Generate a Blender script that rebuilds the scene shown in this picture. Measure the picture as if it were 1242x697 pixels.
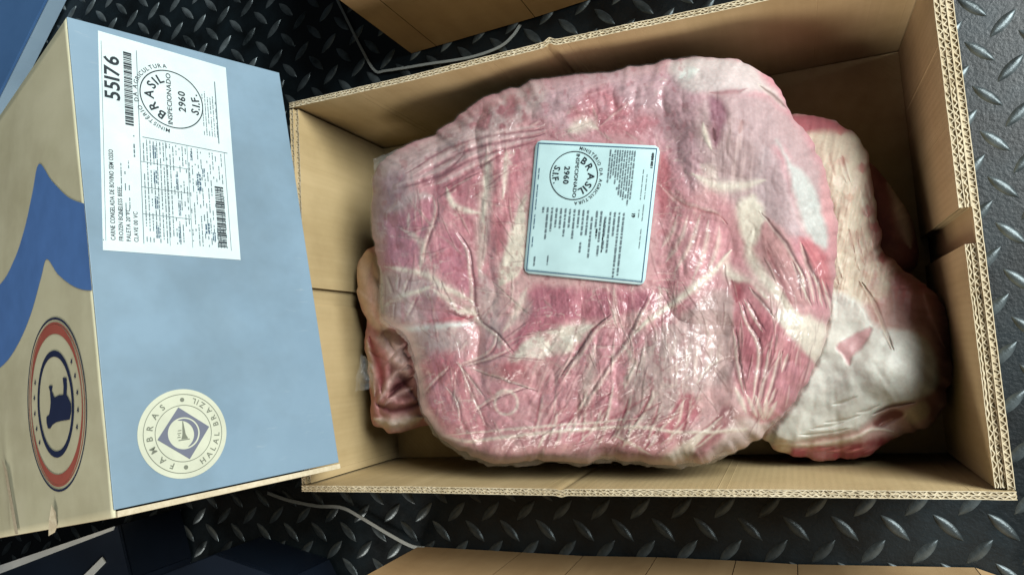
import bpy, bmesh, math, random
import numpy as np
from mathutils import Matrix, Vector

for o in list(bpy.data.objects): bpy.data.objects.remove(o)
scene = bpy.context.scene
COL = scene.collection
rng = np.random.default_rng(7)
random.seed(7)

# ------------------------------------------------------------------ camera
CR = np.array([[0.9280761, -0.0623028, -0.3671417], [-0.0928786, -0.9934748, -0.0661927], [-0.3606221, 0.0955315, -0.9278068]])
CC = np.array([0.4677289, 0.1201044, 0.7724369]); CF = 866.0168
cam_d = bpy.data.cameras.new('camera'); cam = bpy.data.objects.new('camera', cam_d); COL.objects.link(cam)
cam_d.sensor_width = 36.0; cam_d.lens = CF / 1242 * 36; cam_d.clip_start = 0.01; cam_d.clip_end = 100
m = Matrix.Identity(4)
for i in range(3):
    m[i][0] = CR[0][i]; m[i][1] = -CR[1][i]; m[i][2] = -CR[2][i]; m[i][3] = CC[i]
cam.matrix_world = m
scene.camera = cam

# ------------------------------------------------------------------ world + lamps
w = bpy.data.worlds.new('World'); scene.world = w; w.use_nodes = True
bg = w.node_tree.nodes['Background']; bg.inputs[0].default_value = (0.80, 0.92, 1.0, 1); bg.inputs[1].default_value = 0.03
def area(name, loc, target, size, power, col):
    d = bpy.data.lights.new(name, 'AREA'); d.shape = 'RECTANGLE'; d.size = size[0]; d.size_y = size[1]; d.energy = power; d.color = col
    o = bpy.data.objects.new(name, d); COL.objects.link(o); o.location = loc
    o.rotation_euler = (Vector(target) - Vector(loc)).to_track_quat('-Z', 'Y').to_euler(); return o
area('key_lamp', (1.75, 0.95, 1.42), (0.3, 0.2, 0.1), (1.15, 1.0), 80, (0.94, 1.0, 0.99))
area('soft_lamp', (-0.15, -1.5, 0.88), (0.3, 0.2, 0.1), (1.0, 0.5), 23, (1.0, 0.94, 0.86))
vs = scene.view_settings
vs.view_transform = 'Standard'; vs.look = 'None'; vs.exposure = 0.0; vs.gamma = 1.0; vs.use_curve_mapping = False
scene.render.engine = 'CYCLES'
scene.cycles.max_bounces = 8; scene.cycles.diffuse_bounces = 1; scene.cycles.transparent_max_bounces = 12

# ------------------------------------------------------------------ helpers
def lin(r, g, b):
    f = lambda c: (c/255/12.92) if c/255 <= 0.04045 else ((c/255+0.055)/1.055)**2.4
    return np.array([f(r), f(g), f(b)])
def trace(u, v, z):
    """survey point: plan mark (u, v) of the traced sheet raised to height z (metres)"""
    u = np.asarray(u, float); v = np.asarray(v, float); z = np.asarray(z, float)
    q = np.stack([(u-621)/CF, (v-348.5)/CF, np.ones_like(u)], -1)
    d = q @ CR
    t = (z - CC[2]) / d[..., 2]
    return CC + d * t[..., None]
def tag(o, label=None, cat=None, group=None, kind=None):
    if label: o['label'] = label
    if cat: o['category'] = cat
    if group: o['group'] = group
    if kind: o['kind'] = kind
    return o
def empty(name, loc=(0, 0, 0)):
    o = bpy.data.objects.new(name, None); COL.objects.link(o); o.location = loc; o.empty_display_size = 0.05; return o
def mesh_obj(name, verts, faces, mat, parent=None, smooth=False):
    me = bpy.data.meshes.new(name)
    verts = np.asarray(verts, float)
    me.from_pydata(verts.tolist(), [], [tuple(int(i) for i in f) for f in faces])
    me.update()
    if smooth: me.polygons.foreach_set('use_smooth', np.ones(len(me.polygons), bool))
    me.materials.append(mat)
    o = bpy.data.objects.new(name, me); COL.objects.link(o)
    if parent is not None:
        o.parent = parent
        l = Vector((0, 0, 0)); p = parent
        while p is not None: l += p.location; p = p.parent
        for vtx in me.vertices: vtx.co -= l
    return o
def quad_mesh_np(name, V, F, mat, parent=None, colors=None):
    """fast mesh from numpy quads; V in world coordinates"""
    V = np.array(V, float); loc = Vector((0, 0, 0)); p = parent
    while p is not None: loc += p.location; p = p.parent
    V = V - np.array(loc)
    me = bpy.data.meshes.new(name)
    me.vertices.add(len(V)); me.vertices.foreach_set('co', V.astype(np.float32).ravel())
    n = len(F); me.loops.add(n*4); me.loops.foreach_set('vertex_index', F.astype(np.int32).ravel())
    me.polygons.add(n); me.polygons.foreach_set('loop_start', np.arange(0, n*4, 4, dtype=np.int32))
    me.polygons.foreach_set('use_smooth', np.ones(n, bool))
    me.update(calc_edges=True); me.validate()
    if colors is not None:
        a = me.color_attributes.new('Col', 'FLOAT_COLOR', 'POINT')
        c = np.ones((len(V), 4), np.float32); c[:, :3] = colors; a.data.foreach_set('color', c.ravel())
    me.materials.append(mat)
    o = bpy.data.objects.new(name, me); COL.objects.link(o)
    if parent is not None: o.parent = parent
    return o

# numpy noise -------------------------------------------------------
_T = rng.random((256, 256))
def vnoise(x, y, s=0):
    x = x + s*17.31 + 1000; y = y + s*9.77 + 1000
    xi = np.floor(x).astype(int); yi = np.floor(y).astype(int); fx = x-xi; fy = y-yi
    fx = fx*fx*fx*(fx*(fx*6-15)+10); fy = fy*fy*fy*(fy*(fy*6-15)+10)
    a = _T[xi & 255, yi & 255]; b = _T[(xi+1) & 255, yi & 255]; c = _T[xi & 255, (yi+1) & 255]; d = _T[(xi+1) & 255, (yi+1) & 255]
    return ((a+(b-a)*fx)*(1-fy) + (c+(d-c)*fx)*fy)*2-1
def fbm(x, y, o=4, s=0):
    r = 0; a = 1; t = 0
    for k in range(o):
        r = r + a*vnoise(x, y, s+k*3); t += a; a *= 0.5; x = x*2.03+3.1; y = y*2.03+1.7
    return r/t
def sstep(a, b, x):
    t = np.clip((x-a)/(b-a), 0, 1); return t*t*(3-2*t)

# ------------------------------------------------------------------ materials
def new_mat(name):
    mt = bpy.data.materials.new(name); mt.use_nodes = True; nt = mt.node_tree
    return mt, nt, nt.nodes['Principled BSDF']
def N(nt, kind, **kw):
    n = nt.nodes.new(kind)
    for k, v in kw.items(): setattr(n, k, v)
    return n
def noise(nt, scale, detail=4, vec=None, rough=0.55):
    n = N(nt, 'ShaderNodeTexNoise'); n.inputs['Scale'].default_value = scale; n.inputs['Detail'].default_value = detail; n.inputs['Roughness'].default_value = rough
    if vec: nt.links.new(vec, n.inputs['Vector'])
    return n
def ramp(nt, fac, stops):
    r = N(nt, 'ShaderNodeValToRGB'); el = r.color_ramp.elements
    while len(el) < len(stops): el.new(0.5)
    for e, (p, c) in zip(el, stops): e.position = p; e.color = (*c[:3], 1)
    nt.links.new(fac, r.inputs[0]); return r
def mapped(nt, scale):
    tc = N(nt, 'ShaderNodeTexCoord'); mp = N(nt, 'ShaderNodeMapping'); mp.inputs['Scale'].default_value = scale
    nt.links.new(tc.outputs['Object'], mp.inputs['Vector']); return mp.outputs[0]
def bump(nt, h, strength, dist, bsdf):
    b = N(nt, 'ShaderNodeBump'); b.inputs['Strength'].default_value = strength; b.inputs['Distance'].default_value = dist
    nt.links.new(h, b.inputs['Height']); nt.links.new(b.outputs[0], bsdf.inputs['Normal']); return b

def cardboard(name, c0, c1, rough=0.75, stretch=(60, 60, 4), bumpy=0.15, flute=0.0, scuff=0.0):
    mt, nt, b = new_mat(name)
    v = mapped(nt, stretch); n1 = noise(nt, 1.0, 5, v); n2 = noise(nt, 14, 5)
    tc = N(nt, 'ShaderNodeTexCoord'); nt.links.new(tc.outputs['Object'], n2.inputs['Vector'])
    mx = N(nt, 'ShaderNodeMath', operation='ADD'); nt.links.new(n1.outputs[0], mx.inputs[0]); nt.links.new(n2.outputs[0], mx.inputs[1])
    hf = N(nt, 'ShaderNodeMath', operation='MULTIPLY'); hf.inputs[1].default_value = 0.5; nt.links.new(mx.outputs[0], hf.inputs[0])
    r = ramp(nt, hf.outputs[0], [(0.34, c0), (0.66, c1)]); nt.links.new(r.outputs[0], b.inputs['Base Color'])
    b.inputs['Roughness'].default_value = rough; b.inputs['Specular IOR Level'].default_value = 0.25
    n3 = noise(nt, 900, 3); nt.links.new(tc.outputs['Object'], n3.inputs['Vector'])
    bp = bump(nt, n3.outputs[0], bumpy, 0.0006, b)
    ns_ = noise(nt, 5.5, 5, rough=0.65); nt.links.new(tc.outputs['Object'], ns_.inputs['Vector'])
    rs = ramp(nt, ns_.outputs[0], [(0.36, (0.80, 0.78, 0.75)), (0.52, (1.0, 1.0, 1.0)), (0.72, (1.05, 1.05, 1.05))])
    ms = N(nt, 'ShaderNodeMix', data_type='RGBA', blend_type='MULTIPLY'); ms.inputs[0].default_value = 0.7
    nt.links.new(r.outputs[0], ms.inputs[6]); nt.links.new(rs.outputs[0], ms.inputs[7]); last = ms.outputs[2]
    if scuff:
        nv = mapped(nt, (30, 160, 30)); nf = noise(nt, 1.0, 8, nv, 0.7); rf_ = ramp(nt, nf.outputs[0], [(0.60, (0, 0, 0)), (0.72, (1, 1, 1))])
        nl = noise(nt, 6, 3); nt.links.new(tc.outputs['Object'], nl.inputs['Vector']); rl = ramp(nt, nl.outputs[0], [(0.5, (0, 0, 0)), (0.7, (scuff, scuff, scuff))])
        mm = N(nt, 'ShaderNodeMath', operation='MULTIPLY'); nt.links.new(rf_.outputs[0], mm.inputs[0]); nt.links.new(rl.outputs[0], mm.inputs[1])
        mf = N(nt, 'ShaderNodeMix', data_type='RGBA'); nt.links.new(mm.outputs[0], mf.inputs[0]); nt.links.new(last, mf.inputs[6]); mf.inputs[7].default_value = (0.62, 0.64, 0.60, 1); last = mf.outputs[2]
    nt.links.new(last, b.inputs['Base Color'])
    if flute:
        sx = N(nt, 'ShaderNodeSeparateXYZ'); nt.links.new(tc.outputs['Object'], sx.inputs[0]); ad = N(nt, 'ShaderNodeMath', operation='ADD'); nt.links.new(sx.outputs[0], ad.inputs[0]); nt.links.new(sx.outputs[1], ad.inputs[1])
        ml_ = N(nt, 'ShaderNodeMath', operation='MULTIPLY'); ml_.inputs[1].default_value = 2*math.pi/0.0056; nt.links.new(ad.outputs[0], ml_.inputs[0]); sn = N(nt, 'ShaderNodeMath', operation='SINE'); nt.links.new(ml_.outputs[0], sn.inputs[0])
        b2 = N(nt, 'ShaderNodeBump'); b2.inputs['Strength'].default_value = flute; b2.inputs['Distance'].default_value = 0.0004; nt.links.new(sn.outputs[0], b2.inputs['Height']); nt.links.new(b2.outputs[0], bp.inputs['Normal'])
    return mt
M_kraft = cardboard('kraft_inner', lin(182, 157, 113), lin(200, 175, 131), flute=0.07)
M_edge = cardboard('kraft_cut_edge', lin(192, 176, 144), lin(224, 210, 182), stretch=(300, 300, 300))
M_kraft_top = cardboard('kraft_printed_top', lin(222, 217, 182), lin(234, 229, 196), rough=0.55, stretch=(8, 40, 40), scuff=0.35)
M_kraft_dim = cardboard('kraft_side', lin(176, 142, 100), lin(196, 162, 118), stretch=(40, 40, 4))
M_blue = cardboard('blue_board', lin(122, 146, 163), lin(133, 157, 174), rough=0.42, stretch=(10, 10, 10), bumpy=0.05, scuff=0.5)
M_blue_dark = cardboard('dark_blue_board', lin(70, 106, 152), lin(80, 118, 166), rough=0.45, stretch=(6, 6, 6), bumpy=0.05)
M_blue_pale = cardboard('pale_blue_board', lin(140, 165, 185), lin(158, 182, 200), rough=0.45, stretch=(6, 6, 6), bumpy=0.05)
M_navy = cardboard('navy_board', lin(12, 20, 32), lin(18, 28, 42), rough=0.5, stretch=(6, 6, 6), bumpy=0.05)
M_white_edge = cardboard('white_board_edge', lin(170, 176, 176), lin(196, 200, 198), stretch=(30, 30, 30))
def plain(name, c, rough=0.5, spec=0.3):
    mt, nt, b = new_mat(name)
    n = noise(nt, 40, 4); tc = N(nt, 'ShaderNodeTexCoord'); nt.links.new(tc.outputs['Object'], n.inputs['Vector'])
    c = np.array(c); r = ramp(nt, n.outputs[0], [(0.3, c*0.92), (0.7, np.minimum(c*1.06, 1))]); nt.links.new(r.outputs[0], b.inputs['Base Color'])
    b.inputs['Roughness'].default_value = rough; b.inputs['Specular IOR Level'].default_value = spec
    return mt
M_paper = plain('label_paper', lin(208, 222, 222), 0.4)
M_paper2 = plain('meat_label_paper', lin(184, 212, 213), 0.3)
M_cream = plain('sticker_paper', lin(198, 200, 178), 0.5)
M_ink = plain('black_ink', lin(38, 46, 52), 0.5)
M_ink_soft = plain('grey_ink', lin(104, 120, 126), 0.5)
M_ink_teal = plain('teal_ink', lin(72, 100, 122), 0.5)
M_ink_olive = plain('olive_grey_ink', lin(116, 120, 104), 0.5)
M_ink_violet = plain('violet_grey_ink', lin(106, 110, 124), 0.5)
M_print_blue = plain('royal_blue_ink', lin(96, 140, 208), 0.5)
M_print_navy = plain('navy_ink', lin(42, 52, 84), 0.5)
M_print_red = plain('salmon_red_ink', lin(186, 100, 86), 0.5)
M_strap = plain('strap_plastic', lin(172, 176, 172), 0.35, 0.5)

def plate_mat(name, c0, c1, rough0, rough1, metal=0.0):
    mt, nt, b = new_mat(name)
    tc = N(nt, 'ShaderNodeTexCoord')
    n = noise(nt, 22, 6); nt.links.new(tc.outputs['Object'], n.inputs['Vector'])
    r = ramp(nt, n.outputs[0], [(0.35, c0), (0.68, c1)]); nt.links.new(r.outputs[0], b.inputs['Base Color'])
    n2 = noise(nt, 60, 6); nt.links.new(tc.outputs['Object'], n2.inputs['Vector'])
    mr = N(nt, 'ShaderNodeMapRange'); mr.inputs[3].default_value = rough0; mr.inputs[4].default_value = rough1
    nt.links.new(n2.outputs[0], mr.inputs[0]); nt.links.new(mr.outputs[0], b.inputs['Roughness'])
    b.inputs['Metallic'].default_value = metal; b.inputs['Specular IOR Level'].default_value = 0.46
    oi = N(nt, 'ShaderNodeObjectInfo'); vr = N(nt, 'ShaderNodeMapRange'); vr.inputs[3].default_value = 0.75; vr.inputs[4].default_value = 1.2; nt.links.new(oi.outputs['Random'], vr.inputs[0])
    n5 = noise(nt, 7, 6); nt.links.new(tc.outputs['Object'], n5.inputs['Vector']); r5 = ramp(nt, n5.outputs[0], [(0.3, (0.6, 0.6, 0.6)), (0.7, (1.25, 1.25, 1.25))])
    m5 = N(nt, 'ShaderNodeMix', data_type='RGBA', blend_type='MULTIPLY'); m5.inputs[0].default_value = 1; nt.links.new(r.outputs[0], m5.inputs[6]); nt.links.new(r5.outputs[0], m5.inputs[7])
    m6 = N(nt, 'ShaderNodeVectorMath', operation='SCALE'); nt.links.new(m5.outputs[2], m6.inputs[0]); nt.links.new(vr.outputs[0], m6.inputs['Scale']); nt.links.new(m6.outputs[0], b.inputs['Base Color'])
    n3 = noise(nt, 260, 5); nt.links.new(tc.outputs['Object'], n3.inputs['Vector']); bump(nt, n3.outputs[0], 0.35, 0.0012, b)
    return mt
M_plate = plate_mat('checker_plate', lin(7, 12, 14), lin(24, 34, 39), 0.27, 0.55)
M_bar = plate_mat('checker_plate_bar', lin(44, 52, 54), lin(132, 142, 145), 0.25, 0.5, 0.5)

def meat_mat(name, coat=0.5, rough=0.38, sss=0.06, bmp=0.2):
    mt, nt, b = new_mat(name)
    at = N(nt, 'ShaderNodeAttribute'); at.attribute_name = 'Col'
    tc = N(nt, 'ShaderNodeTexCoord'); n = noise(nt, 420, 5); nt.links.new(tc.outputs['Object'], n.inputs['Vector'])
    r = ramp(nt, n.outputs[0], [(0.25, (0.92, 0.90, 0.90)), (0.75, (1.06, 1.07, 1.07))])
    mx = N(nt, 'ShaderNodeMix', data_type='RGBA', blend_type='MULTIPLY'); mx.inputs[0].default_value = 1
    nt.links.new(at.outputs['Color'], mx.inputs[6]); nt.links.new(r.outputs[0], mx.inputs[7])
    nt.links.new(mx.outputs[2], b.inputs['Base Color'])
    b.inputs['Roughness'].default_value = rough; b.inputs['Specular IOR Level'].default_value = 0.3
    b.inputs['Coat Weight'].default_value = coat; b.inputs['Coat Roughness'].default_value = 0.3
    b.inputs['Subsurface Weight'].default_value = sss; b.inputs['Subsurface Scale'].default_value = 0.004
    b.inputs['Subsurface Radius'].default_value = (1.0, 0.35, 0.3)
    n2 = noise(nt, 150, 6); nt.links.new(tc.outputs['Object'], n2.inputs['Vector']); bump(nt, n2.outputs[0], bmp, 0.0010, b)
    return mt
M_meat = meat_mat('packed_meat', 0.0, 0.6)
M_meat_bare = meat_mat('fresh_meat', 0.1, 0.5, 0.2, 0.08)

def film_mat(name, haze, col=(0.85, 0.84, 0.82)):
    mt, nt, b = new_mat(name); nt.nodes.remove(b)
    out = nt.nodes['Material Output']
    tr = N(nt, 'ShaderNodeBsdfTransparent'); gl = N(nt, 'ShaderNodeBsdfGlossy'); gl.inputs['Roughness'].default_value = 0.22
    df = N(nt, 'ShaderNodeBsdfDiffuse'); df.inputs[0].default_value = (*col, 1)
    tc = N(nt, 'ShaderNodeTexCoord'); n = noise(nt, 90, 5); nt.links.new(tc.outputs['Object'], n.inputs['Vector'])
    bp = N(nt, 'ShaderNodeBump'); bp.inputs['Strength'].default_value = 0.35; bp.inputs['Distance'].default_value = 0.002; nt.links.new(n.outputs[0], bp.inputs['Height'])
    nt.links.new(bp.outputs[0], gl.inputs['Normal'])
    lw = N(nt, 'ShaderNodeLayerWeight'); lw.inputs[0].default_value = 0.35
    mr = N(nt, 'ShaderNodeMapRange'); mr.inputs[3].default_value = haze; mr.inputs[4].default_value = min(0.9, haze*2.5+0.02); nt.links.new(lw.outputs['Facing'], mr.inputs[0])
    fz = N(nt, 'ShaderNodeMapRange'); fz.inputs[3].default_value = 0.03; fz.inputs[4].default_value = 0.12; nt.links.new(lw.outputs['Facing'], fz.inputs[0])
    m1 = N(nt, 'ShaderNodeMixShader'); nt.links.new(mr.outputs[0], m1.inputs[0]); nt.links.new(tr.outputs[0], m1.inputs[1]); nt.links.new(df.outputs[0], m1.inputs[2])
    m2 = N(nt, 'ShaderNodeMixShader'); nt.links.new(fz.outputs[0], m2.inputs[0]); nt.links.new(m1.outputs[0], m2.inputs[1]); nt.links.new(gl.outputs[0], m2.inputs[2])
    nt.links.new(m2.outputs[0], out.inputs[0])
    return mt
M_film = film_mat('clear_film', 0.012)
M_film_lip = film_mat('film_lip', 0.16, (0.80, 0.70, 0.66))
M_film_tab = film_mat('clear_film_tab', 0.08)

# ------------------------------------------------------------------ floor: checker plate
S = 3.0
floor = mesh_obj('floor', [(-S, -S, 0), (S, -S, 0), (S, S, 0), (-S, S, 0)], [(0, 1, 2, 3)], M_plate)
tag(floor, kind='structure')
def bar_mesh():
    a, bw, hh = 0.0165, 0.0050, 0.0021; n = 8; vs_, fs = [], []
    xs = np.linspace(-1, 1, n*2+1)
    for x in xs:
        wd = bw*max(0.0, 1-abs(x)**2.2); hz = hh*max(0.0, 1-abs(x)**4)
        for k, (yy, zz) in enumerate(((-1, 0), (-0.62, 0.8), (0, 1), (0.62, 0.8), (1, 0))):
            vs_.append((a*x, wd*yy, hz*zz - 0.0001))
    for i in range(len(xs)-1):
        for k in range(4):
            q = i*5+k; fs.append((q, q+5, q+6, q+1))
    return vs_, fs
bv, bf = bar_mesh()
bar_me = bpy.data.meshes.new('tread_bar'); bar_me.from_pydata(bv, [], bf); bar_me.polygons.foreach_set('use_smooth', np.ones(len(bar_me.polygons), bool)); bar_me.materials.append(M_bar); bar_me.update()
bars = []
PP = 0.0437; rot = math.radians(2.0)
for i in range(-30, 30):
    for j in range(-18, 25):
        for k in (0, 1):
            x = (i+0.5*k)*PP; y = (j+0.5*k)*PP
            X = x*math.cos(rot)-y*math.sin(rot)+0.012; Y = x*math.sin(rot)+y*math.cos(rot)+0.006
            bars.append((X, Y, (math.radians(-48) if k == 0 else math.radians(42))+rot))
def shown(b):
    X, Y, _ = b
    if 0 < X < 0.605 and 0 < Y < 0.4: return 9
    if 0.60 <= X < 0.82 and -0.16 < Y < 0.48: return 0
    if -0.28 < X < 0.72 and -0.13 < Y <= 0.01: return 0
    if -0.55 < X < 0.1 and 0.38 < Y < 0.78: return 1
    if 0.05 < X < 0.32 and 0.38 < Y < 0.53: return 1
    return 5
bars = [b for b in bars if shown(b) < 9]
bars.sort(key=lambda b: (shown(b), (b[0]-0.45)**2+(b[1]-0.1)**2))
near, far = [b for b in bars if shown(b) < 2][:300], []
ns = set(near); far = [b for b in bars if b not in ns]
for (X, Y, a) in near:
    o = bpy.data.objects.new('tread_bar', bar_me); COL.objects.link(o); o.parent = floor; o.location = (X, Y, 0); o.rotation_euler = (0, 0, a)
fv, ff = [], []
for (X, Y, a) in far:
    ca, sa = math.cos(a), math.sin(a); b0 = len(fv)
    fv += [(X+ca*p[0]-sa*p[1], Y+sa*p[0]+ca*p[1], p[2]) for p in bv]; ff += [tuple(b0+q for q in f) for f in bf]
tag(mesh_obj('tread_bars', fv, ff, M_bar, floor, smooth=True), kind='stuff')

# ------------------------------------------------------------------ corrugated board panels
def sheet(path, off0, off1, z0, z1, nrm, zj=None):
    """thin solid strip following path (n,2), between offsets along nrm (n,2)"""
    n = len(path); a = path+nrm*np.asarray(off0)[..., None]*np.ones((n, 1)); b = path+nrm*np.asarray(off1)[..., None]*np.ones((n, 1))
    zt = z1 if zj is None else z1+zj
    V = np.concatenate([np.c_[a, np.full(n, z0)], np.c_[a, np.ones(n)*zt], np.c_[b, np.ones(n)*zt], np.c_[b, np.full(n, z0)]])
    i = np.arange(n-1); F = []
    for k in range(4):
        p0 = k*n; p1 = ((k+1) % 4)*n
        F.append(np.c_[p0+i, p0+i+1, p1+i+1, p1+i])
    F = np.concatenate(F)
    F = np.concatenate([F, [[0, n, 2*n, 3*n], [n-1, 4*n-1, 3*n-1, 2*n-1]]])
    return V, F
def board(name, p0, p1, inward, z0, z1, mat, parent, layers=2, thick=0.0066, period=0.0056, bulge=0.0, kink=None, seed=0, rough=1.0):
    p0 = np.array(p0, float); p1 = np.array(p1, float); L = np.linalg.norm(p1-p0); n = int(L/period*8)+2
    t = np.linspace(0, 1, n); path = p0+(p1-p0)*t[:, None]; inw = np.array(inward, float); nrm = np.tile(inw, (n, 1))
    off = bulge*np.sin(np.pi*t)
    if kink:
        for (kt, kd) in kink: off = off + kd*np.maximum(0, 1-np.abs(t-kt)/0.25) + abs(kd)*1.2*np.exp(-((t-kt)/0.006)**2)
    path = path - nrm*off[:, None]
    s = t*L
    zj = 0.0007*rough*fbm(s*60, s*0+seed, 3, seed) + 0.0004*rough*vnoise(s*400, s*0+seed, seed)
    VV, FF, base = [], [], 0
    lt = 0.00055; g = thick/layers
    parts = []
    for k in range(layers+1):
        o0 = k*g - (lt if k else 0)*0.5 if 0 < k < layers else (0 if k == 0 else thick-lt)
        parts.append((np.full(n, o0), np.full(n, o0+lt), zj))
    for k in range(layers):
        ph = 2*np.pi*s/period*(1.0 if k == 0 else 0.83) + k*1.3 + 2.6*vnoise(s*25, s*0+k, seed+5)
        mid = (k+0.5)*g; amp = (g-lt*1.2)/2
        amp = amp*(1-0.6*rough*np.clip(np.abs(fbm(s*22, s*0+k, 3, seed+9))*1.6, 0, 1))
        c = mid+amp*np.sin(ph); ft = 0.00042+0.0003*np.clip(vnoise(s*50, s*0+k, seed+2), 0, 1); parts.append((c-ft, c+ft, zj-0.0002-0.0005*rough*np.abs(vnoise(s*90, s*0+k, seed+3))))
    parts.append((np.full(n, 0.0004), np.full(n, thick-0.0004), zj-0.0014-0.0006*np.abs(vnoise(s*300, s*0, seed+6))))  # core sheet added below the rim so flute holes read mid-tone, not black
    for a, b, z in parts:
        V, F = sheet(path, a, b, z0, z1, nrm, z); VV.append(V); FF.append(F+base); base += len(V)
    o = quad_mesh_np(name, np.concatenate(VV), np.concatenate(FF), mat, parent)
    me = o.data; me.polygons.foreach_set('use_smooth', np.zeros(len(me.polygons), bool))
    # cut edges (top faces and flutes) are paler than the liners
    me.materials.append(M_edge)
    nrmz = np.zeros(len(me.polygons)*3); me.polygons.foreach_get('normal', nrmz); nz = nrmz.reshape(-1, 3)[:, 2]
    me.polygons.foreach_set('material_index', (np.abs(nz) > 0.5).astype(np.int32))
    return o

BL_, BW_, BH_ = 0.600, 0.3973, 0.1785
box = tag(empty('open_carton', (0.3, 0.2, 0)), 'large open brown corrugated carton holding the wrapped pink meat', 'carton')
board('side_panel', (0, 0), (BL_, 0), (0, 1), 0.0, BH_, M_kraft, box, seed=1, thick=0.0058, kink=[(0.45, 0.001)])
board('side_panel', (BL_, BW_), (0, BW_), (0, -1), 0.0, BH_, M_kraft, box, seed=2, thick=0.0056, kink=[(0.52, 0.0025)])
T_ = 0.0068
board('end_panel', (0, BW_-T_), (0, T_), (1, 0), 0.0, BH_-0.001, M_kraft, box, layers=1, thick=0.0042, seed=3)
board('end_panel', (BL_, T_), (BL_, BW_-T_), (-1, 0), 0.0, BH_-0.0015, M_kraft, box, layers=1, thick=0.0046, seed=4, rough=0.6)
board('inner_flap', (0.0044, BW_-T_-0.0008), (0.0044, 0.2035), (1, 0), 0.006, BH_-0.0035, M_kraft, box, layers=1, thick=0.0045, seed=5)
board('inner_flap', (0.0044, 0.1850), (0.0044, T_+0.0008), (1, 0), 0.006, BH_-0.003, M_kraft, box, layers=1, thick=0.0045, seed=6)
board('inner_flap', (BL_-0.0048, 0.2065), (BL_-0.0048, BW_-T_-0.0008), (-1, 0), 0.006, BH_-0.0005, M_kraft, box, seed=7, thick=0.0082, rough=1.4)
board('inner_flap', (BL_-0.0048, T_+0.0008), (BL_-0.0048, 0.1800), (-1, 0), 0.006, BH_-0.003, M_kraft, box, seed=8, thick=0.0070, rough=1.4)
mesh_obj('bottom_panel', [(x, y, z) for z in (0.0026, 0.0058) for (x, y) in ((T_, T_), (BL_-T_, T_), (BL_-T_, BW_-T_), (T_, BW_-T_))],
         [(0, 3, 2, 1), (4, 5, 6, 7), (0, 1, 5, 4), (1, 2, 6, 5), (2, 3, 7, 6), (3, 0, 4, 7)], M_kraft, box)

# ------------------------------------------------------------------ meat
def crom(pts, n=16, closed=True):
    P = np.array(pts, float); out = []
    K = len(P)
    for i in range(K if closed else K-1):
        if closed: a, b, c, d = P[i-1], P[i], P[(i+1) % K], P[(i+2) % K]
        else: a, b, c, d = P[max(i-1, 0)], P[i], P[i+1], P[min(i+2, K-1)]
        t = np.linspace(0, 1, n, endpoint=False)[:, None]
        out.append(0.5*((2*b)+(-a+c)*t+(2*a-5*b+4*c-d)*t**2+(-a+3*b-3*c+d)*t**3))
    out = np.concatenate(out)
    return out if closed else np.vstack([out, P[-1]])

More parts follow.
